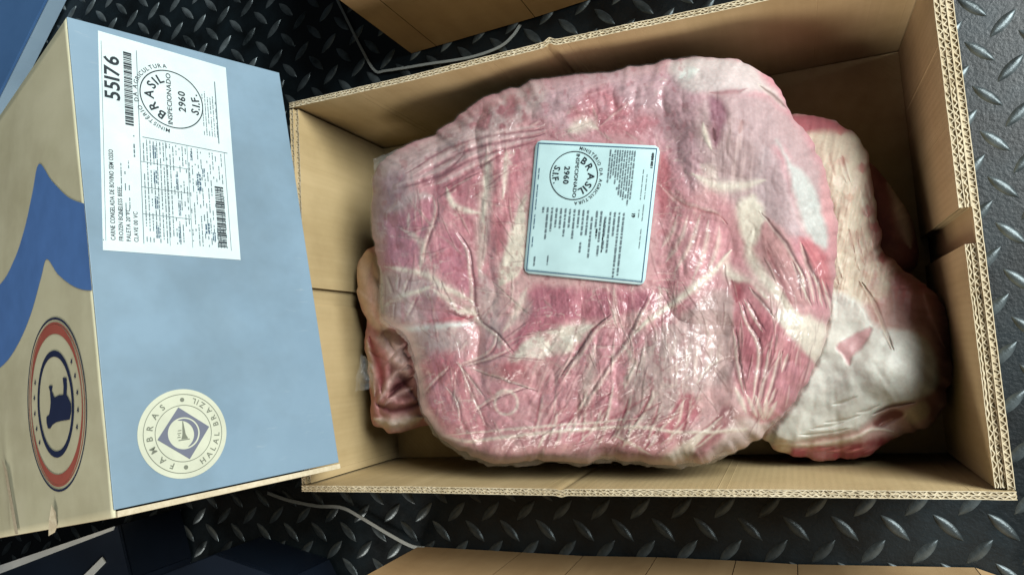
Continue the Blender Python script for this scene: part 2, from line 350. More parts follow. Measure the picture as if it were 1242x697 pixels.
class Paint:
    def __init__(s, u, v, base, seed=0, warp=1.0, hs=0.30):
        s.hs = hs*0.001
        s.u0, s.v0 = u, v
        s.u = u + warp*(4*fbm(u/34, v/34, 2, seed+11)+1.6*fbm(u/9, v/9, 2, seed+12)); s.v = v + warp*(4*fbm(u/34, v/34, 2, seed+13)+1.6*fbm(u/9, v/9, 2, seed+14))
        s.c = np.tile(np.array(base), (len(u), 1)); s.h = np.zeros(len(u))
    def _apply(s, idx, mk, c, a, h):
        if c is not None: s.c[idx] += (np.asarray(c)-s.c[idx])*(mk*a)[:, None]
        if h: s.h[idx] += h*s.hs*mk
    def poly(s, pts, c, a=1.0, soft=4.0, h=0.0, noisy=0.0):
        P = crom(pts, 4); x0, y0 = P.min(0)-3*soft; x1, y1 = P.max(0)+3*soft
        idx = np.nonzero((s.u > x0) & (s.u < x1) & (s.v > y0) & (s.v < y1))[0]
        if not len(idx): return
        u, v = s.u[idx], s.v[idx]; d2 = np.full(len(idx), 1e9); ins = np.zeros(len(idx), bool)
        Q = np.roll(P, -1, 0)
        for (ax, ay), (bx, by) in zip(P, Q):
            dx, dy = bx-ax, by-ay; L = dx*dx+dy*dy+1e-9
            t = np.clip(((u-ax)*dx+(v-ay)*dy)/L, 0, 1); d2 = np.minimum(d2, (u-ax-t*dx)**2+(v-ay-t*dy)**2)
            cr = ((ay > v) != (by > v)); ins ^= cr & (u < (bx-ax)*(v-ay)/(by-ay+1e-12)+ax)
        sd = np.sqrt(d2)*np.where(ins, 1, -1)
        mk = sstep(-soft, soft, sd)
        if noisy: mk = mk*np.clip(1-noisy+noisy*(0.5+1.3*fbm(s.u0[idx]/11, s.v0[idx]/11, 3, 31))*1.4, 0, 1)
        s._apply(idx, mk, c, a, h)
    def stroke(s, pts, w, c, a=1.0, h=0.0, taper=True, raw=False, smooth=True):
        P = crom(pts, 5, False) if (smooth and len(pts) > 2) else np.array(pts, float)
        U, Vv = (s.u0, s.v0) if raw else (s.u0*0.6+s.u*0.4, s.v0*0.6+s.v*0.4)
        x0, y0 = P.min(0)-3*w; x1, y1 = P.max(0)+3*w
        idx = np.nonzero((U > x0) & (U < x1) & (Vv > y0) & (Vv < y1))[0]
        if not len(idx): return
        u, v = U[idx], Vv[idx]; seg = np.linalg.norm(np.diff(P, axis=0), axis=1); cum = np.r_[0, np.cumsum(seg)]; tot = cum[-1]+1e-9
        best = np.full(len(idx), 1e9); tp = np.zeros(len(idx))
        for k in range(len(P)-1):
            ax, ay = P[k]; dx, dy = P[k+1]-P[k]; L = dx*dx+dy*dy+1e-9
            t = np.clip(((u-ax)*dx+(v-ay)*dy)/L, 0, 1); d2 = (u-ax-t*dx)**2+(v-ay-t*dy)**2
            m_ = d2 < best; best = np.where(m_, d2, best); tp = np.where(m_, (cum[k]+t*seg[k])/tot, tp)
        ww = w*(np.clip(np.sin(np.pi*np.clip(tp, 0.02, 0.98)), 0, 1)**0.6 if taper else 1.0)
        mk = np.exp(-best/(ww*ww+1e-6)*0.9)
        s._apply(idx, mk, c, a, h)
    def crease(s, pts, w=2.2, a=0.7, h=1.6, dark=None, side=(-1.6, -1.2), pale=None, pa=0.5):  # paints a highlight beside the crease and shade in its groove, besides relief
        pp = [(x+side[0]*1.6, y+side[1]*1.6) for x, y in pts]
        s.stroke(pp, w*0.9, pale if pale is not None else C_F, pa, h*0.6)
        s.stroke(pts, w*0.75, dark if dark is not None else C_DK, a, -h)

C_M = lin(206, 132, 141); C_MD = lin(164, 62, 80); C_MP = lin(208, 156, 154); C_F = lin(222, 206, 186); C_FW = lin(216, 214, 206)
C_FG = lin(190, 160, 156); C_DK = lin(104, 46, 56); C_PU = lin(156, 104, 118); C_MAG = lin(186, 88, 112); C_BR = lin(186, 62, 82); C_GP = lin(200, 166, 164)

def lump(name, outline, center, ze, zb, ztop, painter, mat, nth=700, nr=200, p=2.6, q=0.5, label=None, parent=None, shrink=0.22, rho_max=1.0, film=False, edge_wave=0.0, seed=0, ze_wave=0.012):
    O = crom(outline, 12); cx, cy = center
    ang = np.arctan2(O[:, 1]-cy, O[:, 0]-cx); rad = np.hypot(O[:, 0]-cx, O[:, 1]-cy)
    od = np.argsort(ang); ang, rad = ang[od], rad[od]
    th = np.linspace(-np.pi, np.pi, nth, endpoint=False)
    R = np.interp(th, ang, rad, period=2*np.pi)
    if edge_wave: R = R + edge_wave*fbm(np.cos(th)*R/16, np.sin(th)*R/16, 2, seed+21)
    t = np.linspace(0, 1, nr); rho = (1-(1-t)**1.35)*0.999+0.001
    rr = rho*rho_max
    u = (cx+rr[:, None]*(R*np.cos(th))[None]).ravel(); v = (cy+rr[:, None]*(R*np.sin(th))[None]).ravel()
    rf = np.repeat(np.minimum(rho, 1.0), nth)
    dome = np.clip(1-rf**p, 0, 1)**q
    ze = ze+ze_wave*np.tile(fbm(np.cos(th)*2.2, np.sin(th)*2.2, 3, seed+25), nr)
    zt = ztop(u, v); z = ze+(zt-ze)*dome
    pc = painter(u, v, rf)
    z = z + pc.h*np.clip((1-rf)*12, 0, 1)
    V = trace(u, v, z)
    if film:
        V[:, 2] += 0.0013
    rings = [V]; c0 = V[-nth:]; cen = c0.mean(0); nu = 2 if film else 9
    cols = [pc.c]
    for k in range(1, nu+1):
        f = k/nu; s_ = 1-shrink*(f**1.8)*(0.12 if film else 1); rg = cen+(c0-cen)*s_; rg = rg.copy()
        rg[:, 2] = c0[:, 2]-(c0[:, 2]-zb)*math.sin(f*math.pi/2)*(0.10 if film else 1)
        if film: rg[:, 2] -= 0.002*f
        rings.append(rg); cols.append(pc.c[-nth:])
    V = np.concatenate(rings); Cc = np.concatenate(cols); nrow = nr+nu
    i = np.arange(nth); j = (i+1) % nth; F = []
    for r in range(nrow-1): F.append(np.c_[r*nth+i, r*nth+j, (r+1)*nth+j, (r+1)*nth+i])
    F = np.concatenate(F)
    if film:   # film cut away over the bare-looking shoulder end, to keep glare off it
        uu = np.concatenate([u]+[u[-nth:]]*nu); vv = np.concatenate([v]+[v[-nth:]]*nu); fu = uu[F].mean(1); fv = vv[F].mean(1)
        F = F[~((fu+7*fbm(fu/30, fv/30, 2, 180) > 842+0.10*(fv-60)) & (fv+6*fbm(fu/25, fv/25, 2, 181) < 318))]
    o = quad_mesh_np(name, V, F, mat, parent, colors=None if film else Cc)
    if not film:   # close the belly
        bm = bmesh.new(); bm.from_mesh(o.data); bm.verts.ensure_lookup_table()
        bm.faces.new([bm.verts[(nrow-1)*nth+k] for k in range(nth)]); bm.to_mesh(o.data); bm.free()
    return o

OUT_MAIN = [(452, 222), (456, 203), (472, 187), (500, 172), (530, 162), (556, 140), (585, 121), (620, 107), (655, 97), (690, 93), (740, 87), (790, 77), (830, 71), (862, 69),
    (900, 75), (925, 87), (941, 105), (955, 130), (976, 160), (995, 195), (1008, 235), (1015, 275), (1015, 320), (1009, 365), (1001, 405), (990, 440), (975, 470), (955, 498), (925, 528), (890, 548), (855, 560),
    (820, 564), (785, 561), (750, 557), (700, 560), (660, 557), (635, 561), (605, 562), (585, 556), (560, 547), (540, 533), (522, 516), (511, 490), (506, 455), (498, 420), (486, 402), (468, 390), (462, 368), (459, 330), (455, 290), (450, 255)]
LBL = np.array([(650, 170), (801, 177), (782, 346), (635, 331)], float)   # label corners: top-left, top-right, bottom-right, bottom-left
def z_label(u, v):
    return 0.186 + 0.0009*np.sin((u+0.6*v)/16.0)*np.sin((v-0.3*u)/23.0) - 0.000030*(u-718) - 0.0000006*((u-718)**2) - 0.0000004*((v-258)**2)
def g2(u, v, x, y, sx, sy): return np.exp(-((u-x)/sx)**2-((v-y)/sy)**2)
def lumps(u, v):
    wu = u+10*fbm(u/50, v/50, 2, 58); wv = v+10*fbm(u/50, v/50, 2, 59)
    k = 0.35+0.65*(1-sstep(800, 880, u)*(1-sstep(330, 400, v)))
    r1 = np.abs(vnoise(wu/58, wv/58, 53)); r2 = np.abs(vnoise(wu/27, wv/34, 54)); r3 = np.abs(fbm(wu/13, wv/17, 2, 55))
    return k*(0.0088*np.minimum(r1, 0.55)+0.0032*np.minimum(r2, 0.6)+0.0010*r3-0.0035)
def ztop_main(u, v):
    z = 0.176 + 0.012*g2(u, v, 720, 260, 170, 140) + 0.006*g2(u, v, 830, 470, 90, 60) + 0.008*g2(u, v, 880, 130, 70, 50) - 0.008*g2(u, v, 890, 310, 60, 60) + 0.010*g2(u, v, 960, 240, 40, 90)\
        + 0.007*g2(u, v, 940, 440, 50, 60) - 0.006*g2(u, v, 580, 380, 22, 90) + 0.005*g2(u, v, 510, 290, 50, 60) - 0.006*g2(u, v, 870, 420, 18, 60) + 0.004*fbm(u/70, v/70, 2, 50) + lumps(u, v)
    # pressed flat under the label
    cu, cv = LBL.mean(0); du = np.maximum(np.abs(u-cu)-78, 0); dv = np.maximum(np.abs(v-cv)-86, 0); k = 1-sstep(2, 45, np.hypot(du, dv))
    return z*(1-k)+(z_label(u, v)-0.0020)*k

def creases_list(seed):
    r = np.random.default_rng(seed); out = []
    for k in range(430):
        if r.random() < 0.72: x, y = r.uniform(465, 830), r.uniform(150, 555)
        else: x, y = r.uniform(800, 1000), r.uniform(200, 540)
        if (640 < x < 795 and 168 < y < 345) or (x > 800 and y < 290) or (x < 640 and y < 225): continue
        if x < 640 and y > 380: a = math.atan2(y-435, x-548)+r.normal(0, 0.35)
        elif y > 430 and x < 840: a = math.radians(-58)+r.normal(0, 0.3)
        elif x > 885 and y > 360: a = math.radians(-78)+r.normal(0, 0.2)
        elif y < 230 and x < 660: a = math.radians(-24)+r.normal(0, 0.2)
        elif x > 800: a = math.radians(60)+r.normal(0, 0.35)
        else: a = r.choice([math.radians(-75), math.radians(-20), math.radians(80), math.radians(50)])+r.normal(0, 0.3)
        L = r.uniform(10, 52); b = r.normal(0, 0.07)
        pts = [(x, y), (x+L*0.5*math.cos(a+b*0.4), y+L*0.5*math.sin(a+b*0.4)), (x+L*math.cos(a+b), y+L*math.sin(a+b))]
        out.append((pts, r.uniform(0.8, 1.6), r.uniform(0.1, 0.5), r.uniform(0.15, 0.6), r.uniform(0.25, 0.9)))
    return out
CREASES = creases_list(3)

def paint_main(u, v, rf):
    n1 = fbm(u/60, v/60, 3, 1); P = Paint(u, v, C_M, 0)
    k = sstep(-0.4, 0.5, n1)[:, None]; P.c = P.c*(1-k)+C_MP*k
    pl, st, cr = P.poly, P.stroke, P.crease
    # broad colour areas
    pl([(640, 118), (690, 93), (790, 80), (850, 110), (860, 190), (840, 230), (800, 170), (740, 160), (680, 160)], lin(196, 150, 158), 0.85, 14)
    pl([(452, 215), (475, 185), (530, 163), (600, 118), (650, 100), (660, 130), (600, 165), (540, 190), (505, 212), (482, 262), (456, 285)], C_FG, 0.8, 9)
    pl([(455, 222), (485, 205), (498, 232), (478, 268), (456, 282)], C_PU, 0.75, 8, noisy=0.5)
    pl([(560, 145), (600, 120), (645, 110), (640, 145), (600, 158)], C_MD, 0.7, 6, noisy=0.9)
    pl([(688, 138), (722, 104), (745, 112), (765, 130), (800, 150), (770, 166), (735, 164), (705, 150)], lin(190, 92, 106), 0.75, 10, noisy=0.3)
    st([(690, 160), (712, 150), (725, 156)], 8, C_F, 0.7)
    pl([(812, 78), (860, 69), (915, 82), (950, 128), (925, 112), (890, 112), (855, 112), (825, 106)], lin(206, 184, 180), 0.95, 6, h=2.0)
    st([(824, 95), (835, 88), (846, 84)], 6, C_FW, 0.95, 1.5)
    pl([(850, 118), (905, 112), (945, 128), (985, 180), (1005, 240), (985, 250), (950, 180), (930, 200), (935, 260), (880, 240), (850, 190)], lin(180, 146, 146), 0.9, 10)
    pl([(925, 180), (950, 200), (966, 250), (972, 290), (935, 268), (915, 235)], lin(192, 162, 164), 0.85, 8)
    pl([(940, 168), (957, 192), (982, 214), (996, 250), (1006, 285), (1002, 306), (990, 302), (973, 272), (965, 236), (956, 203)], lin(190, 186, 180), 0.95, 5, h=2.2)
    pl([(1000, 190), (1016, 270), (1016, 330), (1004, 345), (1006, 290), (996, 240)], lin(206, 140, 142), 0.8, 5)
    pl([(966, 288), (985, 296), (1004, 308), (1010, 345), (1000, 360), (985, 335)], lin(196, 96, 104), 0.85, 5)
    cr([(972, 296), (980, 318), (990, 338), (996, 350)], 3.6, 0.9, 2.0)
    # slit in the shoulder
    pl([(858, 117), (874, 120), (881, 134), (876, 155), (867, 180), (859, 168), (861, 142)], lin(150, 88, 106), 0.9, 5, h=-3)
    st([(864, 155), (866, 172)], 3, C_DK, 0.8, -2); st([(853, 148), (856, 166), (862, 182)], 3, C_F, 0.85, 1.5)
    st([(901, 146), (897, 162)], 3, lin(160, 104, 100), 0.7, -1)
    st([(860, 112), (890, 111), (905, 107)], 3, lin(160, 98, 102), 0.75, -1.6); cr([(922, 103), (938, 116), (953, 130)], 3, 0.7, 1.5)
    # fat smears
    st([(840, 212), (872, 226), (905, 224), (928, 218)], 7, C_F, 0.75, 0.8); st([(850, 200), (870, 215)], 8, C_F, 0.4)
    pl([(898, 246), (918, 236), (927, 262), (917, 290), (902, 292), (896, 268)], C_F, 0.95, 5, h=2)
    st([(912, 280), (908, 305), (925, 335), (950, 365), (968, 392)], 9, C_F, 0.9, 1.6); st([(884, 304), (880, 325), (905, 345), (930, 362)], 8, C_F, 0.85, 1.2)
    pl([(936, 385), (960, 372), (985, 386), (1003, 398), (997, 432), (984, 444), (968, 418), (950, 402)], C_F, 0.9, 6, h=1.6)
    # muscle bands on the right
    pl([(922, 278), (938, 268), (964, 310), (984, 356), (976, 384), (955, 362), (936, 326)], lin(204, 142, 142), 0.92, 4, h=2)
    cr([(924, 258), (944, 282), (962, 310), (978, 340)], 3, 0.85, 2.2); cr([(962, 318), (974, 345), (986, 372)], 1.8, 0.6, 1.2)
    st([(930, 300), (950, 345), (962, 372)], 2.5, lin(170, 90, 98), 0.6, -0.8)
    for i in range(9):
        x = 962+i*5; st([(x, 318+i*3), (x+7, 338+i*3), (x+11, 362+i*2)], 1.5, C_F if i % 2 else C_DK, 0.65, 0.9 if i % 2 else -0.9)
    pl([(800, 190), (812, 195), (812, 240), (802, 262), (796, 240)], lin(196, 98, 108), 0.85, 5)
    pl([(800, 262), (830, 250), (868, 268), (885, 300), (872, 325), (840, 345), (800, 368), (792, 330)], lin(204, 132, 140), 0.85, 8)
    cr([(803, 226), (826, 246), (850, 256), (872, 262), (882, 272)], 3.5, 0.7, 1.8, dark=lin(178, 76, 92))
    for (a, b) in (((860, 268), (840, 340)), ((850, 262), (818, 330)), ((872, 275), (858, 330)), ((835, 262), (808, 318)), ((820, 262), (803, 300))):
        st([a, ((a[0]+b[0])/2+3, (a[1]+b[1])/2), b], 3, C_F, 0.5, 0.8)
    # big pale plate and its ridge
    pl([(832, 372), (868, 352), (888, 362), (890, 420), (886, 462), (858, 470), (838, 488), (808, 506), (772, 532), (752, 528), (762, 470), (775, 425)], lin(194, 157, 152), 0.92, 7, h=2)
    st([(886, 303), (862, 332), (832, 356), (800, 378), (770, 404)], 4.5, C_F, 0.95, 2.2); st([(838, 360), (806, 384), (778, 414)], 2.0, lin(160, 92, 98), 0.5, -1)
    for i in range(12): st([(775+i*9, 410+rng.uniform(-14, 10)), (770+i*9, 450+rng.uniform(-20, 20))], 2.4, C_F if i % 3 else C_M, 0.25, 0.3)
    cr([(880, 436), (862, 448), (846, 468)], 2.2, 0.35, 1.4)
    pl([(828, 478), (840, 478), (850, 500), (826, 522), (798, 540), (780, 545), (800, 515)], lin(186, 92, 106), 0.9, 4, h=-1)
    pl([(800, 560), (830, 535), (868, 508), (876, 512), (850, 545), (825, 562)], C_F, 0.85, 5, h=1.5)
    pl([(872, 505), (886, 492), (890, 510), (868, 535), (842, 555), (838, 548)], lin(150, 66, 80), 0.8, 4, h=-1.5, noisy=0.4)
    pl([(890, 512), (920, 502), (945, 508), (920, 532), (880, 552), (850, 562), (870, 540)], lin(216, 188, 180), 0.9, 6)
    # red fan
    pl([(890, 348), (905, 342), (924, 362), (938, 388), (958, 408), (984, 436), (988, 455), (972, 478), (950, 500), (930, 512), (908, 500), (896, 470), (892, 430), (890, 390)], lin(204, 122, 131), 0.97, 4)
    pl([(898, 392), (925, 380), (940, 410), (935, 440), (912, 450), (900, 430)], lin(180, 82, 98), 0.7, 9)
    pl([(938, 450), (965, 445), (978, 460), (960, 485), (942, 495)], lin(196, 120, 132), 0.6, 8)
    st([(886, 340), (894, 352), (892, 366)], 8, lin(158, 44, 64), 0.85, -1)
    cr([(910, 350), (926, 368), (938, 384)], 2.8, 0.8, 2.2)
    for (pts, wd) in (([(899, 366), (910, 392), (924, 424), (919, 470), (915, 490)], 2.2), ([(905, 362), (915, 380), (928, 402)], 1.6), ([(936, 424), (932, 450), (922, 488)], 2.4), ([(950, 424), (940, 462), (930, 490)], 2.4), ([(893, 398), (898, 440), (906, 478)], 2.2), ([(960, 428), (952, 450)], 1.8), ([(944, 470), (936, 490)], 1.6)):
        cr(pts, wd, 0.62, 2.0, side=(-2.2, 0), pa=0.65)
    for (a, b) in (((905, 478), (918, 505)), ((915, 478), (926, 508)), ((930, 482), (928, 506)), ((942, 486), (930, 508)), ((892, 470), (905, 500))): st([a, b], 3, C_F, 0.7, 1.3)
    # left side: muscle panels, fat seams, and film highlights painted as pale seams
    pl([(470, 262), (498, 262), (510, 290), (508, 322), (490, 328), (470, 318), (466, 290)], lin(190, 106, 128), 0.85, 5, h=1.2)
    pl([(500, 250), (525, 244), (524, 268), (512, 288), (500, 282)], lin(188, 104, 124), 0.8, 4, h=1.5)
    pl([(522, 300), (545, 280), (562, 296), (572, 340), (574, 360), (548, 340), (530, 326)], lin(194, 108, 128), 0.85, 6, h=1)
    pl([(520, 228), (548, 214), (588, 196), (590, 240), (580, 290), (560, 280), (545, 262)], lin(178, 92, 108), 0.75, 8, noisy=0.35)
    pl([(464, 332), (520, 336), (530, 352), (510, 392), (474, 394)], C_FG, 0.75, 6)
    pl([(500, 358), (540, 362), (552, 384), (520, 388)], lin(182, 112, 122), 0.7, 5)
    st([(541, 226), (546, 240), (556, 252), (584, 258)], 4, C_F, 0.85, 1.5); st([(470, 258), (500, 240), (524, 238)], 7, C_GP, 0.8, 0.6)
    cr([(530, 240), (532, 258), (524, 280), (516, 302), (514, 318)], 2.6, 0.75, 2, side=(-2.5, 0))
    st([(497, 258), (494, 276)], 2, C_F, 0.6, 0.6); st([(486, 278), (502, 286), (512, 300), (510, 326)], 4, C_F, 0.65, 1)
    st([(468, 323), (494, 328), (518, 332), (535, 346), (556, 356), (575, 368)], 4.5, C_F, 0.85, 1.8)
    st([(463, 373), (482, 361), (508, 353), (528, 344)], 3, C_F, 0.9, 1.8); st([(462, 322), (463, 346), (462, 368), (470, 388)], 3, C_F, 0.8, 1.5)
    for pts in ([(472, 336), (478, 356)], [(486, 332), (484, 352)], [(498, 338), (492, 356)], [(508, 360), (496, 384)], [(480, 366), (478, 388)]): cr(pts, 1.8, 0.5, 1.4, side=(-2, 0))
    st([(524, 350), (545, 364), (556, 380)], 4, C_F, 0.7, 1); st([(556, 378), (580, 380)], 6, C_F, 0.85, 1)
    st([(518, 390), (545, 389), (578, 384)], 4.5, C_BR, 0.95, -0.6); st([(472, 399), (500, 400), (535, 397), (574, 392)], 6, C_FW, 0.9, 1.8)
    pl([(498, 406), (560, 400), (570, 415), (548, 428), (520, 436), (504, 430)], C_FG, 0.85, 6, noisy=0.2)
    # middle strips
    st([(594, 172), (592, 212), (588, 252), (584, 300), (582, 335)], 9, lin(206, 176, 164), 0.85, 1.2); st([(590, 178), (589, 230), (586, 290)], 3, C_F, 0.85, 1.0)
    st([(613, 178), (613, 205), (611, 240)], 3.4, C_F, 0.8, 1.4); st([(603, 180), (602, 230), (600, 262)], 5, lin(186, 100, 112), 0.6); st([(626, 170), (624, 215), (612, 275)], 7, lin(192, 96, 112), 0.7)
    pl([(600, 270), (612, 262), (614, 290), (604, 305), (596, 295)], lin(178, 84, 98), 0.7, 5)
    pl([(640, 240), (634, 326), (606, 346), (604, 338), (614, 300), (628, 262)], lin(214, 198, 178), 0.95, 3, h=1)
    st([(584, 330), (592, 366), (600, 398), (606, 420)], 13, C_FG, 0.85, 0.5)
    cr([(556, 282), (570, 306), (576, 345), (581, 384), (604, 404), (624, 428)], 2.6, 0.85, 2.6, side=(-2.4, 0.4))
    cr([(598, 342), (626, 368), (650, 386)], 1.5, 0.6, 1.2); st([(638, 350), (624, 382), (610, 402)], 5, C_F, 0.6, 1)
    pl([(646, 350), (720, 352), (786, 354), (786, 372), (748, 380), (700, 388), (664, 404), (634, 424), (624, 410), (644, 376)], C_MAG, 0.85, 6)
    pl([(618, 436), (640, 413), (670, 402), (700, 396), (724, 392), (702, 414), (682, 430), (650, 436), (628, 440)], lin(216, 204, 186), 0.92, 4, h=1.6, noisy=0.25)
    pl([(560, 440), (620, 438), (690, 432), (690, 452), (640, 470), (600, 460)], lin(200, 142, 142), 0.75, 6)
    pl([(655, 352), (668, 352), (662, 372), (650, 372)], lin(150, 60, 90), 0.3, 5)
    cr([(740, 380), (722, 396), (702, 424), (679, 456)], 2.7, 0.95, 3.2, dark=lin(80, 30, 40), side=(2.5, 1.5)); cr([(788, 352), (768, 396), (748, 428), (728, 456), (704, 496), (690, 516)], 2.6, 0.65, 2.6, side=(2.2, 1))
    st([(756, 418), (768, 440), (758, 470)], 5, C_F, 0.6, 1.2)
    st([(722, 418), (716, 450), (704, 508)], 8, lin(210, 176, 166), 0.85, 1.2); st([(744, 350), (746, 392)], 4, C_F, 0.5); st([(800, 350), (800, 375)], 4, C_F, 0.5)
    # lower left star of wrinkles
    pl([(515, 430), (546, 428), (566, 450), (590, 510), (560, 525), (528, 510), (512, 470)], lin(198, 116, 124), 0.8, 8)
    pl([(526, 432), (548, 430), (546, 452), (528, 462)], lin(186, 82, 98), 0.7, 7); pl([(608, 442), (634, 440), (640, 456), (614, 464)], lin(176, 72, 88), 0.75, 7)
    pl([(590, 470), (690, 460), (700, 510), (640, 525), (590, 515)], lin(196, 122, 130), 0.6, 10)
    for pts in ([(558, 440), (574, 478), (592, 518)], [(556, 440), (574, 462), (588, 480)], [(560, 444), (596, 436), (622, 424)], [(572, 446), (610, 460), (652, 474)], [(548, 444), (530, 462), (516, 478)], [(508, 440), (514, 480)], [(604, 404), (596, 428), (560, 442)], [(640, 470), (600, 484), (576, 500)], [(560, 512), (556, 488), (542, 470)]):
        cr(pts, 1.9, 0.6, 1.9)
    th = np.linspace(0, 2*np.pi, 20); st([(614+14*math.cos(a), 488+15*math.sin(a)) for a in th], 1.8, C_F, 0.6, 1.0, taper=False)
    # fan of folds along the bottom: pale caught light and dark grooves painted in
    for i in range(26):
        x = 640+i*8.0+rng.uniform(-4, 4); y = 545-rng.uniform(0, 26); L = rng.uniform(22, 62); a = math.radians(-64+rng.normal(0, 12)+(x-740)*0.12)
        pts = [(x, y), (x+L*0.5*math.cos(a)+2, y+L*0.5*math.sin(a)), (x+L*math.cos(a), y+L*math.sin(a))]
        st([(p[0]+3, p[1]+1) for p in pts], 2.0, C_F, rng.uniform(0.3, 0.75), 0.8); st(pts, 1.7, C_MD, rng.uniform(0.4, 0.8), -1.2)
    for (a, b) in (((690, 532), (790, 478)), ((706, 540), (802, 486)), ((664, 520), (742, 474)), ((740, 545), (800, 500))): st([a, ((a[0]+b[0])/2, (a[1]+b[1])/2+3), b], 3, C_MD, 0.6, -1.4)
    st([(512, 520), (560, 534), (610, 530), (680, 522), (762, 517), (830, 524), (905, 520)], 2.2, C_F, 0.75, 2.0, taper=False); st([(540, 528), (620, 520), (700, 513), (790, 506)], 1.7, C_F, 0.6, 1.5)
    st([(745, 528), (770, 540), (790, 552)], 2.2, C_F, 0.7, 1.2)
    # top left tension folds, their lit crests and shaded sides painted in the colour
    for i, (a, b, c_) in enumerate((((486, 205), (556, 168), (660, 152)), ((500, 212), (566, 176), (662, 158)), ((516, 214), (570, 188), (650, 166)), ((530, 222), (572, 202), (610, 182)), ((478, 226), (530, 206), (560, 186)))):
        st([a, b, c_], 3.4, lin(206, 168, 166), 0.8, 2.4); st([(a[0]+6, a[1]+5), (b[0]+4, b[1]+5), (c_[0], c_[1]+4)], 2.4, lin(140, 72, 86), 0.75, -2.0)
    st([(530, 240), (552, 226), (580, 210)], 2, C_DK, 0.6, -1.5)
    for pts, wd, da, pa, h in CREASES:  # film creases: pale stroke paints the caught light, dark one the groove's shade
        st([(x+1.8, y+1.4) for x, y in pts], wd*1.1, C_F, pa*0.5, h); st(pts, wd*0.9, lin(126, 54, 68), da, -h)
    # mottling, fibres, film-hazed rim
    mott = fbm(u/14, v/14, 4, 61)*(u < 835); P.c *= (1+0.15*mott)[:, None]
    fine = fbm(u/5, v/5, 3, 63); P.c *= (1+0.14*fine)[:, None]
    lm = (1-sstep(820, 870, u))
    fl = sstep(0.22, 0.5, fbm(u/7, v/9, 3, 62))*lm; P.c += (C_MD-P.c)*(0.35*fl)[:, None]
    mb = np.exp(-(fbm(u/17+0.3*fine, v/15, 3, 64)/0.035)**2)*lm*sstep(-0.1, 0.4, fbm(u/50, v/50, 2, 60)); P.c += (C_F-P.c)*(0.38*mb)[:, None]
    vein = np.exp(-(fbm(u/20, v/34, 3, 65)/0.04)**2)*(u < 850); P.c += (C_F-P.c)*(0.05*vein)[:, None]
    P.h += 0.0006*fbm(u/7, v/7, 3, 67)*(u < 870) + 0.0008*fbm(u/16, v/16, 3, 68)
    def fibre(x, y, sx, sy, deg, amp):
        a_ = math.radians(deg); al = u*math.cos(a_)+v*math.sin(a_); ac = -u*math.sin(a_)+v*math.cos(a_)
        f_ = fbm(ac/3.2+0.8*fbm(al/40, ac/40, 2, 70), al/38, 3, 72)*g2(u, v, x, y, sx, sy)
        P.c[:] *= (1+0.8*amp*f_)[:, None]; P.c[:] += (C_F-P.c)*(0.5*amp*np.clip(f_, 0, 1))[:, None]; P.h[:] += 0.0006*amp*f_
    for fb in ((510, 290, 60, 70, 80, 0.3), (600, 250, 40, 120, 86, 0.4), (560, 470, 60, 60, 72, 0.3), (700, 470, 90, 80, -62, 0.45), (820, 430, 70, 80, 88, 0.4), (880, 190, 60, 60, 92, 0.35), (935, 440, 50, 80, 102, 0.5), (960, 330, 40, 60, 62, 0.4), (840, 290, 50, 50, 108, 0.45), (720, 365, 80, 30, 84, 0.45), (720, 130, 90, 40, -15, 0.25), (560, 180, 90, 40, -25, 0.4)): fibre(*fb)
    cu, cv = LBL.mean(0); du = np.maximum(np.abs(u-cu)-74, 0); dv = np.maximum(np.abs(v-cv)-82, 0); P.h *= sstep(0, 14, np.hypot(du, dv))
    lum = (P.c @ np.array([0.3, 0.5, 0.2]))[:, None]; P.c = (P.c+(lum-P.c)*0.25)*np.array([0.90, 0.93, 0.92]); P.c = np.clip(P.c, 0.005, 0.9); P.c = P.c*(P.c/0.5)**0.08
    e = sstep(0.955, 0.992, rf)*(v > 380)*(u < 930); P.c += (lin(206, 178, 170)-P.c)*(0.75*e)[:, None]
    return P

def film_folds(u, v):
    z = 0
    for k, (deg, sc, am) in enumerate(((-62, 9, 0.0011), (-25, 11, 0.0010), (80, 9, 0.0010), (35, 14, 0.0008))):
        a_ = math.radians(deg); al = u*math.cos(a_)+v*math.sin(a_); ac = -u*math.sin(a_)+v*math.cos(a_)
        n_ = fbm(ac/sc, al/(sc*6), 2, 140+k*7); gate = sstep(0.05, 0.4, fbm(u/45, v/45, 2, 170+k*5))
        z = z + am*gate*np.exp(-(n_/0.07)**2)
    return z
meat = tag(empty('wrapped_meat', (0.30, 0.20, 0.012)), 'large film-wrapped pink beef cut with a printed white label on top', 'meat')
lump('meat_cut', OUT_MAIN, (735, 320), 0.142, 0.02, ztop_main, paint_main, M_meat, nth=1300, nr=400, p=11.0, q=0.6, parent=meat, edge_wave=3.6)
lump('plastic_film', OUT_MAIN, (735, 320), 0.142, 0.02, lambda u, v: ztop_main(u, v)+(0.0009*np.abs(fbm(u/18, v/24, 3, 71))+film_folds(u, v))*sstep(0, 20, np.hypot(np.maximum(np.abs(u-718)-78, 0), np.maximum(np.abs(v-256)-86, 0))), paint_main, M_film, nth=1200, nr=330, p=11.0, q=0.6, parent=meat, film=True, rho_max=1.004, edge_wave=3.6)

